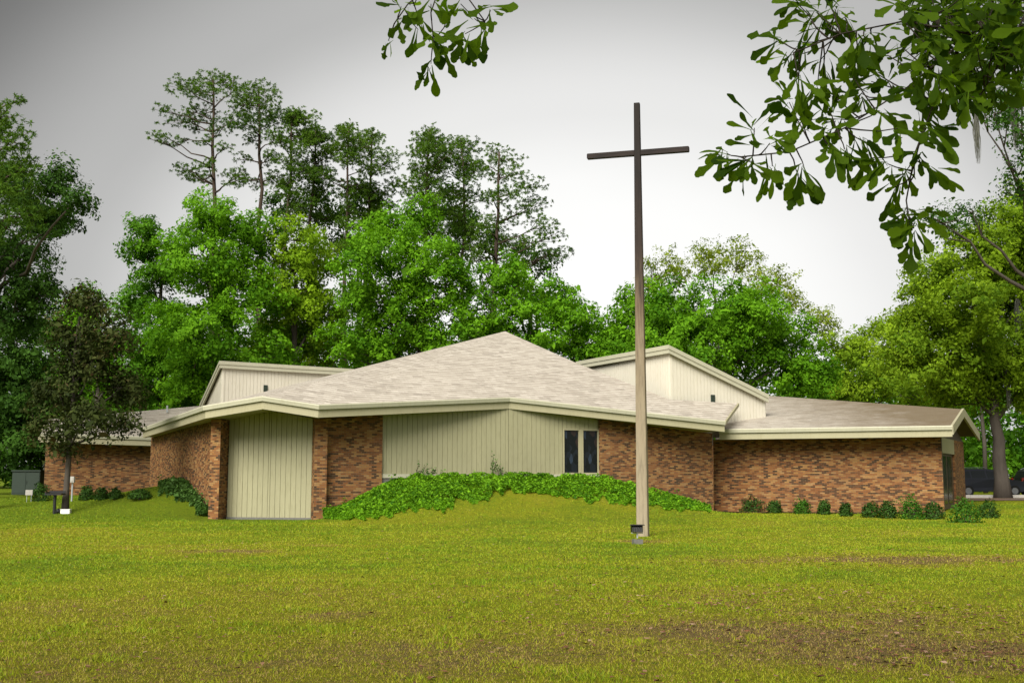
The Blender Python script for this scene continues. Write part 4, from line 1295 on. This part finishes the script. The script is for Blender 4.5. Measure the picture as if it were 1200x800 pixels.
mb = MB()
for i in range(20):
    pa = [wl.lerp(wr, k_) for k_ in (i / 20, (i + 1) / 20)]
    wd_ = [1.15 + .5 * float(vnoise(k_ * 9, 0, 3)) for k_ in (i / 20, (i + 1) / 20)]
    f = [p_ - win * w_ for p_, w_ in zip(pa, wd_)]
    m_ = [p_ - win * .5 * w_ for p_, w_ in zip(pa, wd_)]
    for A_, B_ in ((f, m_), (m_, pa)):
        mb.face([Vector((q_.x, q_.y, gz(q_.x, q_.y) + .03)) for q_ in (A_[0], A_[1], B_[1], B_[0])])
q = NT('bed_soil'); q.set(q.ramp(q.noise(9, q.coord('Object'), 5), [(.3, (.03, .02, .012)), (.7, (.10, .06, .03))]), .95, .1)
tag(mb.build('soil_bed', q.m), 'dark soil bed under the shrubs along the right wall', 'soil bed', kind='structure')

# ------------------------------------------------------------------ small things on the left
p = G(63.5, 602); g = empty('pedestal_grill', p); tag(g, 'black pedestal grill with a flat top left of the magnolia trunk', 'grill')
k = p.y / F_PX
mb = MB(); mb.tube([(0, 0, -.1), (0, 0, 22 * k)], .06, 10); mb.build('post', M['black_metal'], g)
mb = MB(); zt = 22 * k; mb.box((0, 0, zt + .02), (19 * k, .45, .05)); mb.box((0, .2, zt + .1), (19 * k, .03, .1)); mb.box((-9 * k, 0, zt + .08), (.03, .4, .06)); mb.build('firebox', M['black_metal'], g)
mb = MB(); [mb.tube([(-8.5 * k, -.18 + .06 * i, zt + .07), (8.5 * k, -.18 + .06 * i, zt + .07)], .008, 5) for i in range(7)]; mb.build('grate', M['black_metal'], g)
p = G(77, 601.5); mb = MB(); mb.box((0, 0, .07), (.34, .24, .16), .1); mb.box((0, 0, .158), (.37, .27, .02), .1)
o = mb.build('concrete_block', M['white']); o.location = p; tag(o, 'white painted block lying at the foot of the magnolia', 'block')
p = G(69, 601); mb = MB(); 
for i, (x, y, r) in enumerate(((0, 0, .11), (.12, .05, .08), (-.1, .04, .07))):
    mb.tube([(x, y, -.02), (x, y, r * .5), (x, y, r * 1.3), (x, y, r * 1.7)], [r * .9, r * 1.05, r * .85, r * .2], 9)
o = mb.build('dark_stones', M['black_metal'], None, True); o.location = p; tag(o, 'small dark stone heap between grill and magnolia trunk', 'stones')
p = G(84, 587); g = empty('meter_post', p); k = p.y / F_PX; tag(g, 'pale meter box on a thin post before the left wing', 'meter box')
mb = MB(); mb.tube([(0, 0, -.1), (0, 0, 22 * k)], .04, 8); mb.build('post', M['grey_metal'], g)
mb = MB(); mb.box((0, -.08, 25 * k), (6 * k, .14, 7 * k)); mb.box((0, -.16, 25 * k), (4 * k, .02, 4.5 * k)); mb.build('meter_box', M['concrete'], g)
p = G(33.5, 588); g = empty('yard_sign', p); k = p.y / F_PX; tag(g, 'small blank white yard sign before the dark left trees', 'sign')
mb = MB(); mb.tube([(-.1, .02, -.05), (-.1, .02, 8 * k)], .012, 6); mb.tube([(.1, .02, -.05), (.1, .02, 8 * k)], .012, 6); mb.build('stake', M['grey_metal'], g)
mb = MB(); mb.box((0, 0, 11 * k), (8 * k, .03, 6 * k), .1); mb.build('sign_panel', M['concrete'], g)
p = gb(44, 61); g = empty('utility_cabinet', p); tag(g, 'green utility cabinet at the left edge beyond the bush', 'cabinet')
mb = MB(); mb.box((0, 0, .65), (1.5, 1.1, 1.25)); mb.build('cabinet_body', M['green_metal'], g)
mb = MB(); mb.box((0, -.02, 1.31), (1.58, 1.2, .07)); mb.build('lid', M['green_metal'], g)
mb = MB(); mb.box((-.37, -.56, .65), (.7, .02, 1.1)); mb.box((.37, -.56, .65), (.7, .02, 1.1)); mb.box((.05, -.58, .7), (.03, .03, .2)); mb.build('door', M['green_metal'], g)

# ------------------------------------------------------------------ cars
def car(px_right, Y, label, mats, rz=0.0, zoff=0):
    L, Wd, H = 4.75, 1.85, 1.72
    xr = (px_right - 600) / F_PX * Y / CP; c = Vector((xr - L / 2, Y, gz(xr - L / 2, Y) + .03))
    root = empty('parked_car', c, rz); tag(root, label, 'car')
    body = [(-2.36, .45), (-2.36, .85), (-2.30, 1.02), (-2.05, 1.05), (0, 1.06), (1.05, 1.04), (1.9, .93), (2.28, .80), (2.37, .6), (2.35, .32), (1.9, .28), (-2.0, .30)]
    mb = MB()
    hw = lambda x, z_: Wd / 2 * (1 - .10 * max(0, (abs(x) - 1.7)) ** 1.3) * (1 - .05 * (z_ < .4))
    a = [Vector((x, -hw(x, z_), z_)) for x, z_ in body]; b = [Vector((x, hw(x, z_), z_)) for x, z_ in body]
    mb.prism(a, b)
    cab = [(-2.18, 1.05), (-1.95, 1.58), (-1.6, 1.68), (-.4, 1.70), (.25, 1.62), (1.05, 1.045)]
    up = lambda z_: Wd / 2 * (1 - .22 * (z_ - 1.04) / .66) - .02
    a = [Vector((x, -up(z_), z_)) for x, z_ in cab]; b = [Vector((x, up(z_), z_)) for x, z_ in cab]
    mb.prism(a, b)
    bo = mb.build('body', mats, root)
    for sgn in (-1, 1):
        for poly in ([(-2.0, 1.12), (-1.86, 1.5), (-1.3, 1.56), (-1.25, 1.12)], [(-1.18, 1.12), (-1.22, 1.56), (-.35, 1.58), (-.3, 1.12)], [(-.22, 1.12), (-.26, 1.58), (.2, 1.53), (.8, 1.12)]):
            mb = MB(); f1 = [Vector((x, sgn * (up(z_) + .008), z_)) for x, z_ in poly]; f0 = [Vector((x, sgn * (up(z_) - .02), z_)) for x, z_ in poly]
            mb.prism(f0, f1) if sgn < 0 else mb.prism(f1, f0)
            mb.build('window', M['car_glass'], root)
        for x in (-1.45, 1.42):
            mb = MB(); mb.tube([(x, sgn * (Wd / 2 - .2), .33), (x, sgn * (Wd / 2 + .005), .33)], [.34, .34], 20); wh = mb.build('wheel', M['rubber'], root)
            mb = MB(); mb.tube([(x, sgn * (Wd / 2 - .05), .33), (x, sgn * (Wd / 2 + .02), .33)], [.22, .2], 14); mb.build('rim', M['alloy'], wh)
        mb = MB(); mb.box((2.16, sgn * .66, .78), (.34, .34, .12), sgn * .15); mb.build('headlight', M['lens'], root)
        mb = MB(); mb.box((-2.31, sgn * .78, .98), (.12, .16, .3)); mb.build('tail_light', M['red_lens'], root)
        mb = MB(); mb.tube([(-1.8, sgn * .62, 1.66), (-1.6, sgn * .62, 1.75), (-.3, sgn * .62, 1.77), (-.1, sgn * .62, 1.68)], .025, 6); mb.build('roof_rail', M['alloy'], root)
        mb = MB(); mb.box((.55, sgn * .98, 1.12), (.12, .2, .14)); mb.build('mirror', mats, root)
    mb = MB(); ws = [(.30, 1.60), (1.0, 1.07)]
    mb.face([Vector((x + .02, s_ * (up(z_) - .1), z_ + .015)) for (x, z_), s_ in ((ws[0], -1), (ws[1], -1), (ws[1], 1), (ws[0], 1))]); mb.build('windscreen', M['car_glass'], root)
    return root


car(1190, 70, 'dark blue grey people carrier parked behind the mossy oak trunk', M['car_paint'])
car(1265, 74, 'black car half out of the photo at the right edge', M['car_paint_black'])

# ------------------------------------------------------------------ the oak overhead, close to the camera
def near_leaf(mbV, mbF, mbT, pos, d, nrm, L, tint):
    d = Vector(d).normalized(); nrm = Vector(nrm); nrm = (nrm - d * nrm.dot(d))
    nrm = nrm.normalized() if nrm.length > 1e-4 else d.orthogonal().normalized()
    s = d.cross(nrm)
    j = [1 + .25 * float(rng.normal()) for _ in range(6)]
    half = [(.0, .010), (.16, .018), (.34, .035 * j[0]), (.52, .062 * j[1]), (.66, .088 * j[2]), (.78, .142 * j[3]), (.87, .128 * j[4]), (.93, .10), (1.0, .04)]
    curl = .1 + .55 * float(rng.random()) ** 2; fold = .22 * float(rng.random()); tw = .3 * float(rng.normal())
    b = len(mbV)
    for v, w_ in half:
        c = Vector(pos) + d * (v * L) - nrm * (curl * v * v * L * .6)
        for k in (-1, 0, 1):
            wv = w_ * (1.0 + (.12 * tw * k if v > .6 else 0))
            mbV.append(tuple(c + s * (k * wv * L) + nrm * ((abs(k) * fold + k * tw * v * .3) * w_ * L))); mbT.append(tint)
    for i in range(len(half) - 1):
        for k in (0, 1):
            mbF.append((b + 3 * i + k, b + 3 * i + k + 1, b + 3 * i + 4 + k, b + 3 * i + 3 + k))


tb = Vector((3.5, 1.2, gz(3.5, 1.2)))
near = empty('overhead_oak', tb); tag(near, 'lobed oak branches hanging in from the top, close to the camera', 'tree')
mb = MB(); tr_pts = [tb + Vector(v) for v in ((0, 0, -.3), (.02, 0, 1.2), (-.05, .05, 2.4), (.05, .05, 3.6), (-.05, .1, 5.0), (.1, 0, 6.5))]
mb.tube(tr_pts, [.36, .26, .23, .2, .15, .08], 12); local(mb, tb).build('trunk', M['bark'], near, True)


shade_lobes = [((-6.8, -2.0, 7.6), (2.6, 2.4, 1.6)), ((-4.2, -3.5, 9.0), (2.2, 2.2, 1.6)), ((-9.4, -0.5, 7.4), (3.0, 2.8, 1.6)), ((-7.0, -4.5, 9.5), (2.8, 2.8, 1.6)), ((1.6, -1.2, 7.8), (2.0, 2.0, 1.3)), ((4.5, -1.5, 7.6), (2.6, 2.4, 1.5)), ((3.4, 1.0, 8.6), (1.8, 1.8, 1.4)), ((6.0, 0.2, 8.0), (2.3, 2.3, 1.5)), ((8.2, 1.6, 7.4), (2.2, 2.2, 1.4)), ((2.0, -3.5, 9.4), (2.2, 2.2, 1.5)), ((5.0, -3.0, 8.6), (2.4, 2.2, 1.5))]  # unseen crown lobes, added and spread wide to shade the near lawn corners
mb = MB()
for c_, r_ in shade_lobes: mb.tube(limb_path(tr_pts[4] if c_[0] > 1 else tr_pts[3], c_, .12), [.12, .11, .09, .07, .05, .03], 6)
local(mb, tb).build('limbs', M['bark'], near, True)
pts, t, C, nr = crown_points(shade_lobes, per_m2=1.1, clump=.75, leaves=95, fill=.6)
link('crown', leaf_mesh('crown', pts - np.array(tb), nr, .12 * (.7 + .6 * rng.random(len(pts))), t, LM['near'], .45), near)  # out-of-view foliage on the added lobes, there for its shade


def near_branch(mains, whorls, nl, seed_len, Yj=.12):
    """mains: list of polylines (world points, radius0); whorls: (px, py, Y)"""
    mb = MB(); V, Fc, T = [], [], []
    allp = []
    for pl, r0 in mains:
        k = len(pl); mb.tube(pl, [max(.0020, r0 * (1 - i / (k - 1)) ** 3) for i in range(k)], 6)
        for a, b in zip(pl[:-1], pl[1:]):
            for m in range(8): allp.append(Vector(a).lerp(Vector(b), m / 8))
        allp.append(Vector(pl[-1]))
    for wx, wy, wY in whorls:
        w_ = P(wx, wy, wY + float(rng.normal(0, Yj)))
        s = min(allp, key=lambda q_: (q_ - w_).length); d = (w_ - s)
        if d.length < .02: d = Vector((-.05, 0, -.02))
        mb.tube(limb_path(s, w_, .1, 4, .04), [.0022, .002, .0016, .0012], 5)
        dn_ = d.normalized()
        for i in range(int(nl + rng.integers(-2, 3))):
            r = Vector(unit(1)[0]); r.y *= .45; ld = dn_ * .8 + r * .75 + Vector((0, 0, -.4))
            st = w_ + dn_ * float(rng.normal(0, .014)) + Vector(rng.normal(0, .006, 3))
            nr = Vector((float(rng.normal(0, .55)), -.9 + float(rng.normal(0, .5)), .35))
            near_leaf(V, Fc, T, st, ld, nr, seed_len * (.6 + .65 * float(rng.random())), float(rng.random()))
    V = np.array(V); br_ = local(mb, tb).build('branch', M['bark_near'], near, True)
    me = fast_mesh('foliage', V - np.array(tb), np.array(Fc), {'tint': np.array(T)}, [LM['near']], True)
    link('foliage', me, br_)


Y0 = 2.75
st = tr_pts[3]
m1 = [st, P(1360, -160, 2.2), P(1225, -30, 2.6), P(1140, 40, Y0), P(1060, 105, 2.8), P(990, 150, 2.8), P(925, 178, 2.85), P(868, 184, 2.85)]
m2 = [P(1140, 40, Y0), P(1095, 120, 2.75), P(1072, 180, 2.8), P(1062, 235, 2.8), P(1066, 262, 2.8)]
m3 = [P(1140, 40, Y0), P(1060, 25, 2.7), P(985, 40, 2.75), P(930, 62, 2.75)]
m4 = [P(1225, -30, 2.6), P(1180, 60, 2.7), P(1150, 110, 2.7)]
wh = [(852, 180), (872, 186), (880, 190), (884, 150), (902, 168), (905, 195), (925, 120), (938, 140), (935, 90), (912, 48), (925, 65), (950, 25), (940, 50), (962, 70), (958, 100), (975, 110), (985, 140), (965, 150), (1000, 60), (990, 20), (1020, 40), (1040, 95), (1010, 165), (972, 172), (935, 205), (942, 195), (1030, 130), (1055, 150), (990, 175), (1020, 185), (1040, 192), (1075, 180), (1048, 220), (1062, 245), (1070, 262), (1068, 272), (1060, 255), (1075, 250), (1090, 195), (1080, 130), (1062, 200),
      (1100, 90), (1075, 50), (1110, 40), (1130, 75), (1118, 115), (1145, 55), (1155, 100), (1150, 20), (1100, 10), (1175, 30), (1185, 70), (1060, 8), (935, 5), (1040, 65), (1085, 75), (1105, 60), (1125, 30), (1140, 90), (1165, 60), (1135, 110), (1095, 30), (1190, 20), (1160, 10), (1120, 95), (1070, 100), (1085, 150), (1010, 110), (1000, 90), (1025, 85)]
wh += [(1080 + 125 * float(rng.random()), -15 + 125 * float(rng.random()) ** 1.2) for _ in range(78)]
wh += [(925 + 160 * float(rng.random()), 5 + 150 * float(rng.random())) for _ in range(16)]
near_branch([(m1, .024), (m2, .004), (m3, .0045), (m4, .005)], [(x, y, Y0 + .05) for x, y in wh], 8, .083)
st2 = tr_pts[4]
n1 = [st2, P(760, -420, 2.6), P(560, -120, 3.1), P(520, -30, 3.2), P(505, 15, 3.2), P(508, 50, 3.2)]
n2 = [P(520, -30, 3.2), P(478, 5, 3.2), P(462, 28, 3.2)]; n3 = [P(520, -30, 3.2), P(550, 0, 3.2), P(568, 25, 3.2)]
wh2 = [(470, 8), (490, 18), (455, 48), (505, 75), (508, 40), (490, 35), (525, 18), (540, 5), (530, 40), (556, 22), (568, 32), (575, 12), (516, 52), (480, 5), (505, 5), (545, 40), (470, 22)]
near_branch([(n1, .022), (n2, .005), (n3, .005)], [(x, y, 3.2) for x, y in wh2], 5, .092)
